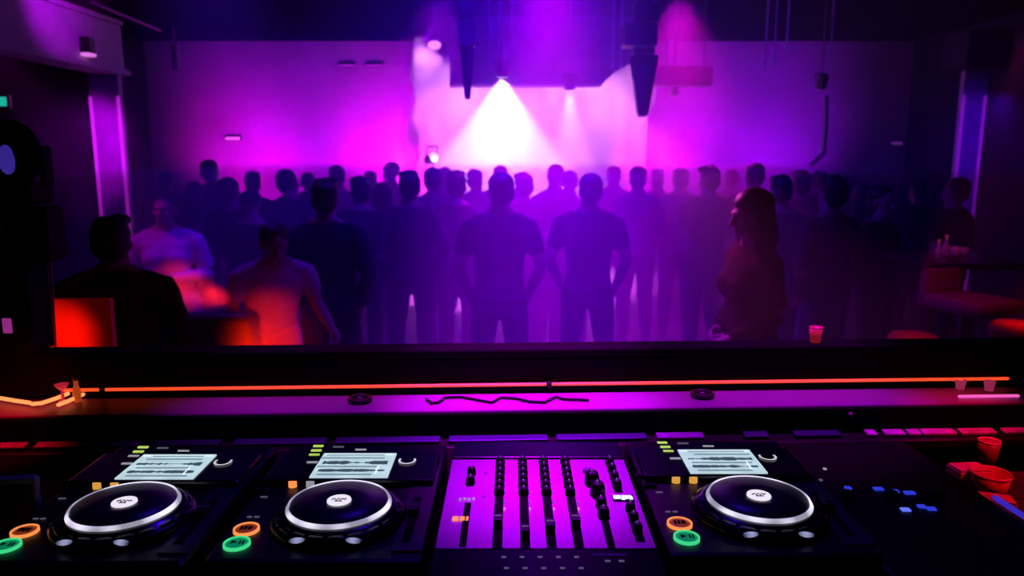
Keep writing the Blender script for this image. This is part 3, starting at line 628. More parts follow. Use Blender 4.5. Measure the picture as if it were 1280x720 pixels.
# ================================================================== PEOPLE
SKIN = mat('skin', (0.42, 0.26, 0.2), 0.55, var=0.08)
HAIRD = mat('dark_hair', (0.012, 0.009, 0.009), 0.5, scale=120)
HAIRB = mat('brown_hair', (0.05, 0.03, 0.02), 0.5, scale=120)
SHOE = mat('dark_shoe', (0.02, 0.02, 0.022), 0.5)
TROUS = mat('dark_denim', (0.02, 0.022, 0.035), 0.9, scale=200)
TROUSL = mat('grey_denim', (0.10, 0.11, 0.15), 0.9, scale=200)
CLOTH = {k: mat(k, c, 0.9, scale=150, var=0.15, spec=0.2) for k, c in {
    'black_cloth': (0.005, 0.005, 0.008), 'navy_cloth': (0.02, 0.025, 0.06), 'charcoal_cloth': (0.05, 0.05, 0.055), 'white_cloth_shirt': (0.75, 0.72, 0.74),
    'pale_cloth': (0.6, 0.5, 0.48), 'maroon_cloth': (0.05, 0.004, 0.008), 'grey_cloth': (0.2, 0.2, 0.22), 'blue_cloth': (0.05, 0.06, 0.2)}.items()}

def voxel(bm, name, m, vox, smooth_it=4, post=None):
    """union of all closed pieces in bm as one continuous surface"""
    bmesh.ops.recalc_face_normals(bm, faces=bm.faces)
    me = bpy.data.meshes.new(name + '_raw'); bm.to_mesh(me); bm.free()
    o = bpy.data.objects.new(name + '_raw', me); C.objects.link(o)
    r = o.modifiers.new('r', 'REMESH'); r.mode = 'VOXEL'; r.voxel_size = vox; r.use_smooth_shade = True
    s = o.modifiers.new('s', 'SMOOTH'); s.factor = 0.5; s.iterations = smooth_it
    dg = bpy.context.evaluated_depsgraph_get(); dg.update()
    out = bpy.data.meshes.new_from_object(o.evaluated_get(dg)); out.name = name
    bpy.data.objects.remove(o); bpy.data.meshes.remove(me)
    if post:
        for v in out.vertices: post(v)
    for p in out.polygons: p.use_smooth = True
    out.materials.clear(); out.materials.append(m); return out

def limb(bm, pts, radii, n=12):
    """tapered limb with extra rings so that it bulges and narrows smoothly"""
    P_, R_ = [], []
    for i in range(len(pts) - 1):
        a, b = Vector(pts[i]), Vector(pts[i + 1])
        for k in range(4):
            t = k / 4; P_.append(a.lerp(b, t)); R_.append(radii[i] + (radii[i + 1] - radii[i]) * t + 0.06 * radii[i] * math.sin(PI * t))
    P_.append(Vector(pts[-1])); R_.append(radii[-1]); return tube(bm, P_, R_, n)

def person_meshes(tagname, pose, female=False, hair='short', sleeve='short', hires=False):
    """figure 1.75 m tall facing -Y, standing on z = 0"""
    sw = 0.172 if female else 0.195; hw = 0.098 if female else 0.09; wst = 0.115 if female else 0.145
    lean = pose.get('lean', 0.0); tw = pose.get('twist', 0.0); hyaw = pose.get('head', 0.0); nod = pose.get('nod', 0.0)
    ML = Matrix.Translation((0, 0, 0.95)) @ Matrix.Rotation(tw, 4, 'Z') @ Matrix.Rotation(lean, 4, 'X') @ Matrix.Translation((0, 0, -0.95))
    def up(bm, v0):
        for v in list(bm.verts)[v0:]: v.co = ML @ v.co
    def upper(fn, bm):
        bm.verts.ensure_lookup_table(); n0 = len(bm.verts); fn(); bm.verts.ensure_lookup_table()
        for i in range(n0, len(bm.verts)): bm.verts[i].co = ML @ bm.verts[i].co
    legs = pose.get('legs', (((-hw, 0.92), (-0.115, -0.02, 0.50), (-0.125, 0.01, 0.085)), ((hw, 0.92), (0.115, -0.01, 0.50), (0.13, 0.02, 0.085))))
    LG = [[Vector((l[0][0], 0, l[0][1])), Vector(l[1]), Vector(l[2])] for l in legs]
    SH = [Vector((-sw, 0.01, 1.405)), Vector((sw, 0.01, 1.405))]
    AR = [[SH[i], Vector(pose['arms'][i][0]), Vector(pose['arms'][i][1])] for i in (0, 1)]
    HM = Matrix.Translation((0, -0.01, 1.53)) @ Matrix.Rotation(hyaw, 4, 'Z') @ Matrix.Rotation(nod, 4, 'X') @ Matrix.Translation((0, 0.01, -1.53))
    def torso(bm, e, z_lo=0.83, z_hi=1.475, neck=False):
        rows = [(0, 0.01, 0.83, 0.15 + e, 0.105 + e), (0, 0.015, 0.90, 0.168 + e, 0.118 + e), (0, 0.005, 0.98, 0.158 + e, 0.108 + e), (0, 0, 1.08, wst + e, 0.098 + e),
                (0, -0.004, 1.20, wst + 0.014 + e, 0.112 + e), (0, -0.006, 1.30, sw - 0.03 + e, 0.118 + e), (0, 0.002, 1.38, sw - 0.012 + e, 0.098 + e), (0, 0.012, 1.43, sw * 0.72 + e, 0.075 + e),
                (0, 0.014, 1.465, 0.078 + e, 0.062 + e), (0, 0.012, 1.485, 0.062 + e, 0.060 + e)]
        loft(bm, [r for r in rows if z_lo - 0.001 <= r[2] <= z_hi + 0.02])
        if female:
            for s in (-1, 1): ell(bm, (s * 0.07, -0.085, 1.27), (0.062 + e, 0.06 + e, 0.062 + e))
    bm = B()
    def body_up():
        torso(bm, 0)
        limb(bm, [(0, 0.014, 1.44), (0, 0.0, 1.53), (0, -0.012, 1.57)], [0.066, 0.056 if female else 0.066, 0.060])
        for s_ in (-1, 1): limb(bm, [(s_ * 0.02, 0.018, 1.515), (s_ * sw * 0.75, 0.012, 1.425)], [0.040, 0.050])
        for i in (0, 1):
            s, e_, w = AR[i]; k = 0.86 if female else 1.0
            limb(bm, [s, s.lerp(e_, 0.35), e_, e_.lerp(w, 0.3), w], [0.052 * k, 0.050 * k, 0.040 * k, 0.042 * k, 0.027 * k])
            d = (w - e_).normalized(); side = d.cross(Vector((0, 1, 0.2))).normalized(); pn = d.cross(side).normalized()
            if i == 1: side = -side
            pl = w + d * 0.055
            tube(bm, [w - d * 0.01, w + d * 0.03, w + d * 0.085], [0.024, 0.030, 0.032], 10)
            for f in range(4):
                off = side * (0.026 - 0.0175 * f); L = (0.072, 0.082, 0.076, 0.058)[f]
                b0 = w + d * 0.075 + off; cl_ = pn * (-1 if i == 0 else 1)
                tube(bm, [b0, b0 + d * L * 0.5 + cl_ * 0.006, b0 + d * L * 0.85 + cl_ * 0.026, b0 + d * L * 0.95 + cl_ * 0.045], [0.0098, 0.0092, 0.0085, 0.0075], 8)
            t0 = w + d * 0.03 + side * 0.022
            tube(bm, [t0, t0 + side * 0.025 + d * 0.025, t0 + side * 0.032 + d * 0.058], [0.0125, 0.011, 0.009], 8)
    upper(body_up, bm)
    def head():
        ell(bm, (0, 0.012, 1.665), (0.074, 0.094, 0.088), seg=20); ell(bm, (0, -0.022, 1.605), (0.057, 0.068, 0.075), seg=18)
        ell(bm, (0, -0.055, 1.562), (0.032, 0.030, 0.024)); ell(bm, (0, -0.078, 1.668), (0.046, 0.016, 0.012))
        tube(bm, [(0, -0.085, 1.655), (0, -0.102, 1.625), (0, -0.108, 1.612)], [0.009, 0.012, 0.015], 8)
        for s in (-1, 1):
            ell(bm, (s * 0.075, 0.012, 1.632), (0.012, 0.020, 0.033)); ell(bm, (s * 0.040, -0.062, 1.622), (0.022, 0.022, 0.016))
        ell(bm, (0, -0.088, 1.583), (0.024, 0.010, 0.006)); ell(bm, (0, -0.086, 1.572), (0.021, 0.011, 0.007))
    upper(lambda: (lambda n0: (head(), bm.verts.ensure_lookup_table(), [setattr(bm.verts[i], 'co', HM @ bm.verts[i].co) for i in range(n0, len(bm.verts))]))(len(bm.verts)), bm)
    for l in LG:
        limb(bm, [l[0], l[1], l[1].lerp(l[2], 0.3), l[2]], [0.088, 0.056, 0.058, 0.038])
        tube(bm, [l[2] + Vector((0, 0.03, -0.035)), l[2] + Vector((0, -0.06, -0.045)), l[2] + Vector((0, -0.15, -0.06))], [0.036, 0.036, 0.024], 10)
    eye = [ML @ HM @ Vector((s * 0.032, -0.088, 1.645)) for s in (-1, 1)]
    def sock(v):
        for e_ in eye:
            d = (v.co - e_).length
            if d < 0.02: v.co.y += 0.007 * (1 - d / 0.02)
    out = {'person': voxel(bm, 'person', SKIN, 0.0075 if hires else 0.009, 2, sock)}
    # trousers
    bm = B()
    loft(bm, [(0, 0.01, 0.80, 0.150, 0.110), (0, 0.012, 0.90, 0.182, 0.130), (0, 0.006, 0.98, 0.172, 0.120), (0, 0.003, 1.03, 0.160, 0.113)])
    for l in LG: limb(bm, [l[0] + Vector((0, 0.005, 0)), l[1], l[1].lerp(l[2], 0.4), l[2] + Vector((0, 0, 0.015))], [0.102, 0.074, 0.070, 0.058])
    out['trousers'] = voxel(bm, 'trousers', TROUS, 0.014, 3)
    # shirt
    bm = B()
    def sh():
        torso(bm, 0.016 if sleeve != 'jacket' else 0.03, 0.90, 1.465)
        for s_ in (-1, 1): limb(bm, [(s_ * 0.035, 0.016, 1.475), (s_ * sw * 0.8, 0.012, 1.425)], [0.048, 0.062])
        for i in (0, 1):
            s, e_, w = AR[i]; k = (0.012 if sleeve != 'jacket' else 0.022)
            if sleeve == 'short': limb(bm, [s - Vector((s.x * 0.25, 0, 0)), s, s.lerp(e_, 0.62)], [0.066, 0.064 + k * 0.5, 0.060])
            else: limb(bm, [s - Vector((s.x * 0.25, 0, 0)), s, s.lerp(e_, 0.4), e_, w - (w - e_) * 0.06], [0.062, 0.062 + k * 0.5, 0.056 + k * 0.5, 0.048 + k * 0.4, 0.036 + k * 0.4])
        if sleeve == 'jacket': lathe(bm, [(0.066, 1.452), (0.082, 1.455), (0.078, 1.500), (0.068, 1.502)], 24, (0, 0.012, 0))
    upper(sh, bm)
    out['shirt'] = voxel(bm, 'shirt', CLOTH['black_cloth'], 0.013, 3)
    # hair
    bm = B()
    def hr():
        if hair == 'cap':
            ell(bm, (0, 0.016, 1.688), (0.086, 0.104, 0.078), seg=18); loft(bm, [(0, -0.10, 1.690, 0.062, 0.062), (0, -0.10, 1.700, 0.064, 0.064)])
        else:
            b_ = 0.010 if hair != 'bob' else 0.022
            ell(bm, (0, 0.036, 1.696), (0.080 + b_, 0.090 + b_, 0.069 + b_), seg=18); ell(bm, (0, 0.056, 1.635), (0.077 + b_, 0.062 + b_, 0.085), seg=16)
            if hair == 'tuft':
                for k in range(7): ell(bm, (0.055 * math.cos(k * 0.9), -0.02 + 0.06 * math.sin(k * 0.9), 1.752 + 0.006 * (k % 3)), (0.03, 0.03, 0.03), seg=8)
            if hair == 'long':
                loft(bm, [(0, 0.075, 1.36, 0.075, 0.028), (0, 0.085, 1.45, 0.095, 0.036), (0, 0.07, 1.55, 0.092, 0.05), (0, 0.05, 1.66, 0.085, 0.07)])
                for s in (-1, 1): tube(bm, [(s * 0.075, 0.01, 1.68), (s * 0.088, 0.012, 1.60), (s * 0.092, -0.005, 1.50), (s * 0.085, -0.03, 1.40)], [0.022, 0.026, 0.026, 0.018], 10)
            if hair == 'bob':
                loft(bm, [(0, 0.075, 1.44, 0.085, 0.04), (0, 0.075, 1.50, 0.105, 0.06), (0, 0.06, 1.60, 0.105, 0.075), (0, 0.05, 1.68, 0.095, 0.085)])
                for s in (-1, 1): tube(bm, [(s * 0.075, -0.01, 1.71), (s * 0.094, -0.005, 1.62), (s * 0.095, -0.01, 1.52), (s * 0.085, -0.02, 1.44)], [0.024, 0.026, 0.026, 0.018], 10)
            if hair == 'bun': ell(bm, (0, 0.075, 1.745), (0.045, 0.045, 0.042))
    upper(lambda: (lambda n0: (hr(), bm.verts.ensure_lookup_table(), [setattr(bm.verts[i], 'co', HM @ bm.verts[i].co) for i in range(n0, len(bm.verts))]))(len(bm.verts)), bm)
    out['hair'] = voxel(bm, 'hair', HAIRD, 0.009, 3)
    # shoes
    out['shoe'] = []
    for l in LG:
        a = l[2]; bm = B()
        tube(bm, [(a.x, a.y + 0.045, a.z - 0.045), (a.x, a.y - 0.03, a.z - 0.042), (a.x, a.y - 0.10, a.z - 0.050), (a.x, a.y - 0.17, a.z - 0.056)], [0.042, 0.044, 0.043, 0.028], 12)
        tube(bm, [(a.x, a.y + 0.01, a.z + 0.01), (a.x, a.y + 0.015, a.z - 0.04)], [0.045, 0.045], 12)
        zmin = a.z - 0.083
        box(bm, (a.x, a.y - 0.065, zmin + 0.011), (0.078, 0.25, 0.020), 0.006)
        out['shoe'].append(voxel(bm, 'shoe', SHOE, 0.011, 2))
    return out

ARM_DOWN = (((-0.245, 0.03, 1.12), (-0.25, -0.03, 0.87)), ((0.245, 0.03, 1.12), (0.25, -0.03, 0.87)))
ARM_POCK = (((-0.285, 0.07, 1.14), (-0.20, -0.03, 0.93)), ((0.285, 0.07, 1.14), (0.20, -0.03, 0.93)))
ARM_DRINK = (((-0.25, 0.02, 1.13), (-0.13, -0.22, 1.20)), ((0.25, 0.03, 1.12), (0.25, -0.04, 0.87)))
ARM_UP = (((-0.36, -0.05, 1.52), (-0.33, -0.12, 1.77)), ((0.25, 0.02, 1.13), (0.20, -0.20, 1.10)))
ARM_FRONT = (((-0.25, 0.0, 1.13), (-0.06, -0.21, 1.10)), ((0.25, 0.0, 1.13), (0.06, -0.22, 1.14)))
ARM_CLOSE = (((-0.22, 0.03, 1.13), (-0.08, -0.15, 1.02)), ((0.22, 0.03, 1.13), (0.10, -0.16, 1.00)))
ARM_REACH = (((-0.25, 0.0, 1.14), (-0.20, -0.24, 1.16)), ((0.26, -0.10, 1.20), (0.30, -0.34, 1.15)))
LEGW = (((-0.09, 0.92), (-0.13, -0.03, 0.50), (-0.17, 0.01, 0.085)), ((0.09, 0.92), (0.13, -0.02, 0.50), (0.18, 0.03, 0.085)))
LEGS1 = (((-0.09, 0.92), (-0.10, -0.07, 0.51), (-0.10, 0.06, 0.085)), ((0.09, 0.92), (0.11, 0.0, 0.50), (0.12, 0.0, 0.085)))
VAR = {
    'plain': person_meshes('plain', dict(arms=ARM_DOWN), hair='short', sleeve='short'),
    'jacket': person_meshes('jacket', dict(arms=ARM_POCK, legs=LEGW), hair='tuft', sleeve='jacket', hires=True),
    'wide': person_meshes('wide', dict(arms=ARM_POCK, legs=LEGW, head=0.25), hair='short', sleeve='short', hires=True),
    'drink': person_meshes('drink', dict(arms=ARM_DRINK, head=-0.3), hair='short', sleeve='long'),
    'front': person_meshes('front', dict(arms=ARM_FRONT, head=0.2, nod=0.12, legs=LEGS1), hair='tuft', sleeve='short'),
    'lady': person_meshes('lady', dict(arms=ARM_DRINK, head=0.3), True, 'long', 'short'),
    'bunlady': person_meshes('bunlady', dict(arms=ARM_FRONT, head=-0.2, legs=LEGS1), True, 'bun', 'long', hires=True),
    'profile': person_meshes('profile', dict(arms=ARM_CLOSE, lean=0.05, nod=0.1, legs=LEGS1), True, 'bob', 'long', hires=True),
    'capman': person_meshes('capman', dict(arms=ARM_DOWN), hair='cap', sleeve='short'),
    'lean': person_meshes('lean', dict(arms=ARM_REACH, lean=0.42, nod=-0.1, twist=0.3), hair='short', sleeve='short', hires=True),
}
FIG = []
def person(label, px, ytop, Y, var, rz, cloth='black_cloth', trous=None, hairm=None, group='crowd on the dance floor', k=1.0):
    p = at_y(px, ytop, Y); ms = VAR[var]
    top = max(max(v.co.z for v in ms['hair'].vertices), 1.7)
    s = p.z / top; sc = (s * k, s * k, s)
    o = bpy.data.objects.new('person', ms['person']); C.objects.link(o)
    o.location = (p.x, Y, 0); o.scale = sc; o.rotation_euler = (0, 0, math.radians(rz)); tag(o, label, 'person', group)
    def child(nm, me, m=None):
        c = bpy.data.objects.new(nm, me); C.objects.link(c); c.parent = o
        if m: c.material_slots[0].link = 'OBJECT'; c.material_slots[0].material = m
    child('hair', ms['hair'], hairm if var != 'capman' else CLOTH['navy_cloth']); child('shirt', ms['shirt'], CLOTH[cloth]); child('trousers', ms['trousers'], trous)
    for e in ms['shoe']: child('shoe', e)
    FIG.append((label, p.x, Y, s)); return o
A_ = 180
# the people nearest the booth
person('man in a dark jacket seen from behind, left of centre, nearest the booth', 406, 221, 4.9, 'jacket', A_, 'navy_cloth')
person('man standing with his back turned in front of the white glare, feet apart', 624, 215, 5.1, 'wide', A_ + 5, 'charcoal_cloth')
person('man with his back turned just right of the white glare, beside a bright gap', 737, 216, 5.5, 'wide', A_ - 8, 'charcoal_cloth')
person('woman in profile with pink light on her face and shoulder, right of centre', 948, 234, 3.9, 'profile', -78, 'maroon_cloth')
person('woman in a white shirt facing the booth near the left pillar', 204, 240, 5.4, 'bunlady', 12, 'white_cloth_shirt', CLOTH['pale_cloth'], k=1.18)
person('person in a pale shirt leaning forward in orange light at left', 332, 274, 4.6, 'lean', 10, 'pale_cloth', CLOTH['pale_cloth'], k=1.1)
person('big dark person with back turned in front of the red glow at left', 138, 268, 3.55, 'jacket', A_ + 14, 'black_cloth', k=1.12)
person('person in dark clothes with blue grey jeans right of the woman in profile', 1040, 217, 5.3, 'jacket', A_ + 20, 'navy_cloth', TROUSL)
person('person holding a drink at the left end of the bottle table', 1106, 232, 5.6, 'drink', 40, 'maroon_cloth')
# the crowd behind them
person('dark person behind the woman in the white shirt, on her right', 287, 221, 6.3, 'plain', A_ - 15)
person('dark person squeezed in behind the leaning person in the pale shirt', 312, 237, 5.7, 'capman', A_ + 10)
person('person left of the man in the dark jacket, shoulders half hidden by him', 361, 211, 7.0, 'drink', A_ - 20, 'navy_cloth')
person('person whose round head shows at the right shoulder of the man in the dark jacket', 449, 219, 6.5, 'front', A_ + 10, 'charcoal_cloth')
person('short person two heads right of the man in the dark jacket', 477, 227, 7.3, 'lady', A_, 'charcoal_cloth')
person('broad person in the dense huddle left of the white glare', 511, 212, 6.1, 'jacket', A_ + 15, 'charcoal_cloth')
person('person behind the huddle left of the white glare', 541, 209, 7.3, 'plain', A_, 'grey_cloth')
person('person just left of the man with feet apart', 570, 212, 6.5, 'front', A_ - 12, 'charcoal_cloth')
person('person with a round head right behind the woman in profile', 977, 217, 5.9, 'front', A_ - 15, 'navy_cloth')
person('dark person standing in front of the right pillar', 1195, 221, 6.4, 'plain', A_ + 30)
person('dim person standing behind the person with the drink at right', 1078, 229, 7.0, 'lady', A_ - 30)
person('person on the open pink floor right of the bright gap, arms bent', 887, 205, 7.0, 'front', A_ + 8, 'charcoal_cloth')
person('person behind and left of the person on the open pink floor', 851, 209, 7.9, 'plain', A_ - 5, 'grey_cloth')
person('person under the tip of the tapered hanging speaker', 798, 207, 7.5, 'drink', A_ + 10, 'grey_cloth')
person('far person seen between the tapered speaker and the right spotlight', 767, 207, 8.9, 'plain', A_, 'grey_cloth')
person('person whose head touches the head of the man right of the white glare', 712, 213, 7.2, 'capman', A_ - 10, 'charcoal_cloth')
person('tall slim person in the middle of the white glare, between the two near men', 693, 205, 8.1, 'plain', A_ + 20, 'grey_cloth')
person('person whose head shows at the right shoulder of the man with feet apart', 654, 214, 7.1, 'front', A_ + 15, 'charcoal_cloth')
person('far person whose hair shows over the head of the man with feet apart', 627, 206, 9.2, 'drink', A_, 'grey_cloth')
person('far person at the left foot of the white cone of light', 595, 211, 8.3, 'plain', A_ - 20, 'grey_cloth')
person('tall person behind the woman in profile', 943, 203, 7.2, 'plain', A_, 'charcoal_cloth')
person('person right of the tall person behind the woman in profile', 1002, 212, 7.2, 'jacket', A_ + 5, 'navy_cloth')
person('far person with head above the right shoulder of the man in the dark jacket', 421, 206, 8.3, 'plain', A_ + 12, 'grey_cloth')
person('far person in a flat cap at the left edge of the huddle', 488, 202, 8.9, 'capman', A_ + 60, 'grey_cloth')
person('person with a square head left of the far wall light glow', 315, 213, 8.0, 'front', A_, 'charcoal_cloth')
person('tall far person under the pink light bar on the back wall', 263, 199, 8.2, 'plain', A_ - 10, 'charcoal_cloth')
person('dark person at the left beside the tall far person', 241, 226, 7.3, 'lady', A_ + 15, 'navy_cloth')
person('far dark person right beside the left pillar', 206, 214, 8.2, 'capman', A_ + 30)
person('far person between the leaning person and the man in the dark jacket', 386, 215, 9.5, 'drink', A_ + 5, 'grey_cloth')
person('far person behind the middle of the huddle left of the glare', 556, 208, 9.3, 'front', A_, 'grey_cloth')
person('farthest person right of the tapered hanging speaker', 822, 211, 9.5, 'jacket', A_ - 5, 'grey_cloth')
person('far person in the haze between the open pink floor and the woman in profile', 914, 211, 9.2, 'plain', A_ + 10, 'grey_cloth')
person('far short person behind the huddle, at its left', 461, 213, 9.6, 'lady', A_ + 12, 'grey_cloth')
person('far dim person at right under the small hanging lamp', 1026, 213, 8.8, 'drink', A_ - 15)
person('far dim person at right beyond the person with blue grey jeans', 1058, 220, 8.6, 'plain', A_ + 25)
person('far dim person near the right pillar, left of the dark person there', 1148, 224, 8.4, 'front', A_ + 15)
for i in range(len(FIG)):
    for j in range(i):
        d = math.hypot(FIG[i][1] - FIG[j][1], FIG[i][2] - FIG[j][2])
        if d < 0.45: print('CLOSE', round(d, 2), FIG[i][0], '|', FIG[j][0])
for f in []: print('FIG', round(f[3] * 1.75, 2), [round(v, 2) for v in f[1:3]], f[0][:40])

# ================================================================== LOUNGE FURNITURE
LEA = mat('black_leather', (0.004, 0.004, 0.005), 0.5, scale=60, bump=0.1)
def chair_lounge(label, x, y, rz, h):
    t = thing('lounge_seat', label, 'seat', (x, y, 0), rz)
    new_obj('backrest', bx((0, -0.30, (h + 0.42) / 2 + 0.01), (0.68, 0.14, h - 0.42), 0.05), LEA, t, True)
    new_obj('seat', bx((0, 0.05, 0.42), (0.68, 0.62, 0.16), 0.04), LEA, t, True)
    for s in (-1, 1): new_obj('armrest', bx((s * 0.38, 0.03, 0.5), (0.10, 0.66, 0.22), 0.03), LEA, t, True)
    for sx in (-1, 1):
        for sy in (-0.25, 0.3): new_obj('leg', cyl(B(), (sx * 0.36, sy, 0), (sx * 0.36, sy, 0.40), 0.025), DARKMETAL, t)
    return t
p = at_y(243, 393, 4.0)
chair_lounge('high backed black lounge seat in front of the woman in the white shirt', p.x, p.y + 0.3, 0.0, p.z)
WOODT = mat('dark_table_top', (0.12, 0.05, 0.06), 0.3, scale=10)
p = at_y(1182, 322, 5.0)
bt = thing('bar_table', 'dark high table carrying small bottles and glasses at right', 'table', (p.x + 0.05, 5.0, 0))
new_obj('table_top', bx((0, 0, p.z - 0.02), (0.62, 0.6, 0.04), 0.006), WOODT, bt)
new_obj('column', cyl(B(), (0, 0, 0.03), (0, 0, p.z - 0.04), 0.04), DARKMETAL, bt); new_obj('base', cyl(B(), (0, 0, 0), (0, 0, 0.03), 0.26, n=32), DARKMETAL, bt)
GL = mat('pink_lit_glass', (0.75, 0.45, 0.55), 0.15)
def bottle(label, px, y, h, r, kind):
    q = at_y(px, 322, y); o = thing('bottle' if kind else 'drinking_glass', label, 'bottle' if kind else 'glass', (q.x, y, p.z + 0.001), 0, 'drinks on the high table')
    if kind:
        new_obj('glass_body', lathe(B(), [(r * 0.9, 0), (r, 0.01), (r, h * 0.55), (r * 0.4, h * 0.75), (r * 0.38, h), (0.002, h)], 20, closed=False), GL, o, True)
        new_obj('cap', lathe(B(), [(r * 0.45, h), (r * 0.45, h + 0.015), (0.002, h + 0.016)], 16, closed=False), PINKM, o, True)
    else:
        new_obj('cup', lathe(B(), [(r * 0.75, 0), (r, h), (r * 0.9, h), (r * 0.66, 0.01), (0.002, 0.01)], 20, closed=False), GL, o, True)
bottle('small bottle at the left of the drinks on the high table', 1172, 4.95, 0.11, 0.022, 1)
bottle('taller bottle in the middle of the drinks on the high table', 1181, 5.05, 0.13, 0.024, 1)
bottle('short glass right of the taller bottle on the high table', 1193, 4.9, 0.085, 0.03, 0)
bottle('last glass at the right of the drinks on the high table', 1204, 5.05, 0.06, 0.03, 0)
# armchair at right whose top edges catch pink light
PINKL = mat('mauve_leather', (0.45, 0.16, 0.22), 0.45, scale=50)
p = at_y(1215, 345, 4.3)
t = thing('bar_stool_chair', 'mauve upholstered high chair beside the high table, top edges lit pink', 'chair', (p.x, 4.3, 0), 0.35)
new_obj('backrest', bx((0, 0.2, p.z - 0.10), (0.30, 0.07, 0.24), 0.03), PINKL, t, True)
zs2 = at_y(1215, 368, 4.1).z - 0.03
new_obj('seat', bx((0, -0.02, zs2 - 0.06), (0.36, 0.38, 0.09), 0.03), PINKL, t, True)
for sx in (-1, 1):
    for sy in (-1, 1): new_obj('leg', cyl(B(), (sx * 0.17, sy * 0.16, 0), (sx * 0.14, sy * 0.13, zs2 - 0.09), 0.016), DARKMETAL, t)
new_obj('foot_ring', lathe(B(), [(0.17, 0.30), (0.19, 0.30), (0.19, 0.32), (0.17, 0.32)], 24), DARKMETAL, t)
def stool(label, px, py, y, m, r=0.12):
    q = at_y(px, py, y); t = thing('low_stool', label, 'stool', (q.x, y, 0), 0, 'stools by the booth wall')
    new_obj('cushion', lathe(B(), [(r * 0.85, q.z - 0.08), (r, q.z - 0.06), (r, q.z - 0.02), (r * 0.85, q.z), (0.002, q.z)], 28, closed=False), m, t, True)
    new_obj('column', cyl(B(), (0, 0, 0.02), (0, 0, q.z - 0.08), 0.03), DARKMETAL, t); new_obj('base', cyl(B(), (0, 0, 0), (0, 0, 0.02), 0.18, n=28), DARKMETAL, t)
stool('round stool whose top glows red just over the booth wall, below the high table', 1143, 418, 3.6, PINKL)
stool('round stool with a red lit top at the far right edge over the booth wall', 1272, 404, 3.6, mat('red_leather', (0.6, 0.06, 0.06), 0.5, scale=50))
q = bl((at_y(1022, 430, 1.96).x) - 0.1, 0.037, ZPAR + 0.001)
t = thing('plastic_cup', 'small cup with painted pink glow standing on the booth wall below the blue grey jeans', 'cup', q)
new_obj('cup_wall', lathe(B(), [(0.013, 0), (0.018, 0.040), (0.0165, 0.040), (0.012, 0.003), (0.001, 0.003)], 24, closed=False), mat('red_glow_cup', (0.7, 0.1, 0.12), 0.4, emit=(0.8, 0.02, 0.06), es=0.22, scale=40, var=0.4), t, True)  # weak emission paints pink light onto the cup
new_obj('rim', lathe(B(), [(0.0186, 0.039), (0.0180, 0.042), (0.0166, 0.040), (0.0172, 0.037)], 24), PINKP, t, True)
# added red panel standing in for the red glow behind the dark person
p0, p1 = at_y(38, 432, 3.0), at_y(142, 432, 3.0); pa, pb = at_y(58, 372, 3.0), at_y(142, 372, 3.0)
t = thing('red_glow_panel', 'added upright panel standing in for the red glow behind the thin pole', 'panel', ((p0.x + p1.x) / 2, 3.0, 0))
zp = at_y(80, 374, 3.0).z
bm = B(); ww = (p1.x - p0.x) / 2
f0 = [bm.verts.new((x, 0, z)) for x, z in ((-ww, 0), (ww, 0), (ww, zp), (pa.x - (p0.x + p1.x) / 2, zp), (-ww, p0.z))]; f1 = [bm.verts.new((v.co.x, 0.03, v.co.z)) for v in f0]
bm.faces.new(f0); bm.faces.new(f1[::-1])
for i in range(5): bm.faces.new((f0[i], f0[(i + 1) % 5], f1[(i + 1) % 5], f1[i]))
new_obj('board', bm, mat('glowing_red_board', (0.6, 0.15, 0.1), 0.7, emit=(1.0, 0.012, 0.0), es=0.03, scale=4), t)
new_obj('foot', bx((0, 0.015, 0.02), (ww * 2 + 0.05, 0.3, 0.04), 0.005), BLACKM, t)

# ================================================================== HAZE
def haze_box(name, label, x0, x1, y0, y1, z0, z1, dens, g, col):
    m = bpy.data.materials.new(name); m.use_nodes = True; nt = m.node_tree; nt.nodes.remove(nt.nodes['Principled BSDF'])
    v = nt.nodes.new('ShaderNodeVolumeScatter'); v.inputs['Density'].default_value = dens; v.inputs['Anisotropy'].default_value = g; v.inputs['Color'].default_value = (*col, 1)
    nt.links.new(v.outputs[0], nt.nodes['Material Output'].inputs['Volume'])
    o = new_obj(name, bx(((x0 + x1) / 2, (y0 + y1) / 2, (z0 + z1) / 2), (x1 - x0, y1 - y0, z1 - z0)), m)
    return tag(o, label, 'haze', kind='stuff')
haze_box('stage_haze', 'purple lit haze hanging in the air over the whole dance floor', XL + 0.01, XR - 0.01, 2.6, YB - 0.01, 0.01, ZC - 0.01, 0.085, 0.3, (0.95, 0.9, 1.0))

haze_box('low_haze', 'thicker violet haze lying low among the legs and bodies of the crowd', -3.0, 3.3, 2.7, 9.5, 0.012, 1.79, 0.19, 0.3, (0.95, 0.9, 1.0))

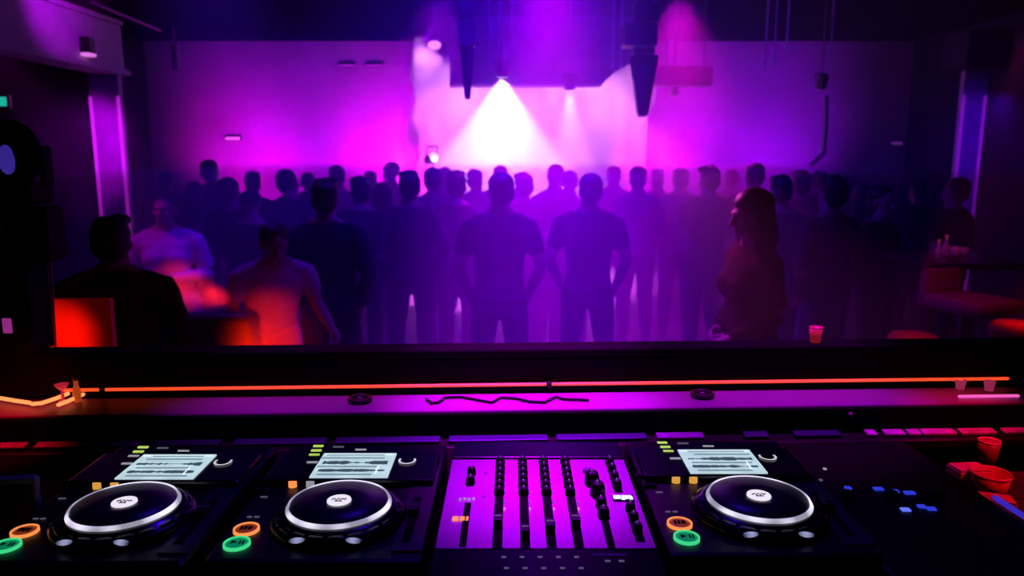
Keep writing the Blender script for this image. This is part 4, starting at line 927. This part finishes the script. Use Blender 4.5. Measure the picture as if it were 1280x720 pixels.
# ================================================================== LIGHT
def smoke(label, px, py, Y, r, seed, dens=1.3):
    R = random.Random(seed); c = at_y(px, py, Y); bm = B()
    for k in range(7):
        ell(bm, (R.uniform(-0.6, 0.6) * r[0], R.uniform(-0.3, 0.3) * r[0], R.uniform(-0.6, 0.6) * r[1]), (r[0] * R.uniform(0.4, 0.65),) * 2 + (r[1] * R.uniform(0.4, 0.65),), seg=12)
    me = voxel(bm, 'smoke_puff', None, 0.05, 5)
    m = bpy.data.materials.get('dense_smoke')
    if not m:
        m = bpy.data.materials.new('dense_smoke'); m.use_nodes = True; nt = m.node_tree; nt.nodes.remove(nt.nodes['Principled BSDF'])
        v = nt.nodes.new('ShaderNodeVolumeScatter'); v.inputs['Density'].default_value = dens; v.inputs['Anisotropy'].default_value = 0.0; v.inputs['Color'].default_value = (0.98, 0.95, 1.0, 1)
        nt.links.new(v.outputs[0], nt.nodes['Material Output'].inputs['Volume'])
    me.materials.clear(); me.materials.append(m)
    o = bpy.data.objects.new('smoke_puff', me); C.objects.link(o); o.location = c
    return tag(o, label, 'smoke', kind='stuff')
smoke('white lit puff of smoke under the small magenta lamp at the upper left of the stage', 548, 84, 12.9, (0.52, 0.42), 3)
smoke('pink ragged puff of smoke at the left edge of the added white glare sheet', 530, 140, 12.9, (0.35, 0.75), 8)
smoke('low pink puff of smoke beside the low white lamp at the stage edge', 524, 168, 13.0, (0.30, 0.32), 21)
smoke('pink puff of smoke at the upper right corner of the added white glare sheet', 790, 112, 12.9, (0.35, 0.65), 5)
MAG = (1.0, 0.0, 0.95); VIO = (0.13, 0.0, 1.0); PUR = (0.42, 0.0, 1.0); WPK = (1, 0.30, 1)
spot('white_cone_light', w1p + w1d * 0.06, w1p + w1d, (1, 0.28, 1), 13000, 84, 0.35)
spot('white_cone_light', w2p + w2d * 0.06, w2p + w2d, (1, 0.3, 1), 3000, 44, 0.5)
spot('white_low_light', w3p + w3d * 0.06, w3p + w3d, (1, 0.22, 1), 220, 30, 0.6)
spot('backdrop_light', (-0.6, 12.2, 3.6), (-0.6, 13.6, 2.2), WPK, 330, 90, 0.6)
spot('backdrop_light', (1.3, 12.2, 3.6), (1.2, 13.6, 2.2), WPK, 330, 90, 0.6)
spot('smoke_light', (-1.5, 12.3, 3.75), (-1.25, 13.0, 2.9), WPK, 400, 60, 0.6)
spot('smoke_light', (2.2, 12.3, 3.75), (2.0, 13.0, 2.6), WPK, 250, 60, 0.6)
# magenta wash over the back wall on both sides of the stage
spot('wall_wash', (-2.1, 12.6, 0.9), (-2.15, 14, 1.8), MAG, 1500, 88, 1.0)
spot('wall_wash', (-4.5, 12.2, 0.9), (-4.6, 14, 1.75), MAG, 800, 85, 1.0)
spot('wall_wash', (2.5, 12.7, 0.9), (2.6, 14, 1.8), MAG, 650, 80, 1.0)
spot('wall_wash', (-3.4, 11.6, 0.9), (-3.2, 14, 2.3), (0.22, 0.0, 1.0), 900, 105, 0.9)
spot('wall_wash', (4.3, 11.8, 0.9), (4.0, 14, 2.0), (0.32, 0.0, 1.0), 1100, 100, 0.9)
# purple beams through the haze over the dance floor
spot('haze_beam', (0.25, 4.2, 3.85), (0.22, 4.0, 0.0), (0.27, 0, 1), 2700, 46, 1.0, 0.3)
spot('haze_beam', (0.3, 6.6, 3.85), (0.3, 6.2, 0.0), (0.85, 0, 1), 2200, 52, 1.0, 0.3)
spot('haze_beam', (-0.9, 9.6, 3.85), (-0.7, 7.5, 0.3), PUR, 1200, 60, 1.0, 0.3)
spot('haze_beam', (2.0, 9.6, 3.85), (1.6, 7.0, 0.0), MAG, 1900, 55, 1.0, 0.3)
spot('header_fill', (0.2, 7.2, 2.9), (0.2, 10.2, 2.75), (0.32, 0, 1), 60, 50, 1.0, 0.2)  # unseen violet spot added to brighten the header panel
spot('haze_beam', (-1.9, 5.2, 3.85), (-1.9, 4.6, 0.0), (0.1, 0, 1), 380, 50, 1.0, 0.3)
spot('blue_fill', (0.0, 5.0, 3.85), (0.3, 8.5, 0.0), (0.06, 0.0, 1.0), 1800, 140, 1.0, 0.5)
for a, b_ in (((326, 214), (196, 30)), ((326, 214), (255, 44)), ((326, 214), (318, 60))):
    spot('ray_light', at_y(*a, 11.2), at_y(*b_, 10.6), PUR, 160, 10, 0.6, 0.02)
spot('rim_fill', (0.75, 4.8, 2.15), at_y(915, 295, 3.9), (1, 0.05, 0.8), 80, 34, 0.8, 0.03)  # unseen spot added behind the woman in profile for a pink rim
# unseen spots added over the booth for the mixer, decks and ledge
spot('booth_fill', (0.06, 2.5, 3.4), (0.06, 1.30, 1.3), (0.52, 0.0, 1.0), 560, 11.5, 1.0, 0.1)
spot('booth_blue_fill', (0.06, 2.2, 3.6), (0.0, 1.2, 1.3), (0.06, 0.0, 1.0), 45, 50, 1.0, 0.1)
for lx, lp in ((-0.05, 800), (-0.58, 100), (0.60, 210)):
    q = bl(lx, -0.09, 3.3); spot('ledge_fill', q, bl(lx, -0.075, ZLED), (0.75, 0.0, 1.0), lp, 24, 1.0, 0.04)
q = at_y(305, 433, 2.35)
spot('orange_fill', q, at_y(340, 425, 4.6), (1.0, 0.012, 0.0), 480, 18, 1.0, 0.05)  # unseen orange spots added in mid air for the pale clothes
spot('orange_fill', at_y(285, 375, 2.5), at_y(224, 358, 5.3), (1.0, 0.012, 0.0), 1100, 7.5, 0.8, 0.03)
spot('shirt_fill', (-3.6, 4.6, 3.2), at_y(188, 305, 5.3), (0.7, 0.0, 0.8), 130, 20, 0.9, 0.05)  # added magenta spot with no fixture, tints the white shirt
spot('board_fill', at_y(66, 420, 2.5), at_y(66, 426, 3.0), (1.0, 0.012, 0.0), 30, 40, 1.0, 0.03)  # added red spot without a fixture, brightens the red panel
for px, py, Y, pw_ in ((1137, 420, 3.6, 5), (1276, 408, 3.6, 14)):
    q = at_y(px, py, Y); spot('red_fill', (q.x, q.y - 0.15, q.z + 0.5), q, (1.0, 0.006, 0.01), pw_, 34, 1.0, 0.02)  # small unseen spots added over the stool tops
q = at_y(1215, 352, 4.2); spot('pink_fill', (q.x - 0.2, 3.6, 2.6), q, (1.0, 0.0, 0.30), 22, 30, 1.0, 0.03)  # unseen pink spot added for the high chair
spot('pillar_fill', (-3.7, 7.2, 2.3), (-4.75, PY, 1.95), (0.55, 0.0, 0.95), 330, 44, 0.8, 0.1)  # unseen spot added to brighten the left pillar
spot('beam_fill', (-3.5, 7.0, 3.45), (-4.8, 7.7, 3.2), (0.5, 0.0, 0.95), 80, 66, 0.9, 0.1)  # unseen spot added for the face of the left beam
q = at_y(1188, 312, 5.0); spot('pink_fill', (q.x - 0.3, 4.0, 2.5), q, (1.0, 0.05, 0.4), 30, 16, 0.8, 0.03)  # another added pink spot, for the bottles and glasses
spot('pillar_fill', (4.6, 7.2, 2.4), (5.5, PR, 1.9), (0.10, 0.0, 1.0), 200, 45, 0.8, 0.1)  # unseen blue spot added for the right pillar
spot('shelf_red', (1.35, 1.30, 1.75), (1.14, 1.58, 1.15), (1.0, 0.01, 0.05), 14, 36, 0.6, 0.03)  # unseen red spot added over the cups and boxes
spot('coil_fill', bl(-1.22, -0.16, ZLED + 0.12), bl(-1.36, 0.0, ZLED + 0.05), (1.0, 0.01, 0.01), 0.6, 95, 1.0, 0.02)  # added red spot, spreads a glow around the strip pieces
spot('rail_red', bl(-1.36, -0.172, 1.55), bl(-1.34, -0.172, 1.2), (1.0, 0.0, 0.03), 3.2, 62, 0.9, 0.02)  # unseen red spots added over the outer strips on the board
spot('rail_red', bl(1.06, -0.172, 1.6), bl(1.02, -0.172, 1.2), (1.0, 0.0, 0.10), 5, 64, 0.9, 0.02)
w = bpy.data.worlds.new('night'); SC.world = w; w.use_nodes = True
w.node_tree.nodes['Background'].inputs['Color'].default_value = (0.1, 0.05, 1.0, 1); w.node_tree.nodes['Background'].inputs['Strength'].default_value = 0.004

# ================================================================== CAMERA
cam = bpy.data.cameras.new('camera'); co = bpy.data.objects.new('camera', cam); C.objects.link(co)
cam.sensor_width = 36; cam.lens = F / 1280 * 36; co.location = (0, 0, H); co.rotation_euler = (PI / 2 - PITCH, 0, 0)
cam.clip_start = 0.02; cam.dof.use_dof = True; cam.dof.focus_distance = 1.4; cam.dof.aperture_fstop = 4.5
SC.camera = co
SC.view_settings.view_transform = 'Standard'; SC.view_settings.look = 'None'
SC.cycles.max_bounces = 4; SC.cycles.diffuse_bounces = 1; SC.cycles.volume_bounces = 0; SC.cycles.use_denoising = True
SC.cycles.sample_clamp_indirect = 3
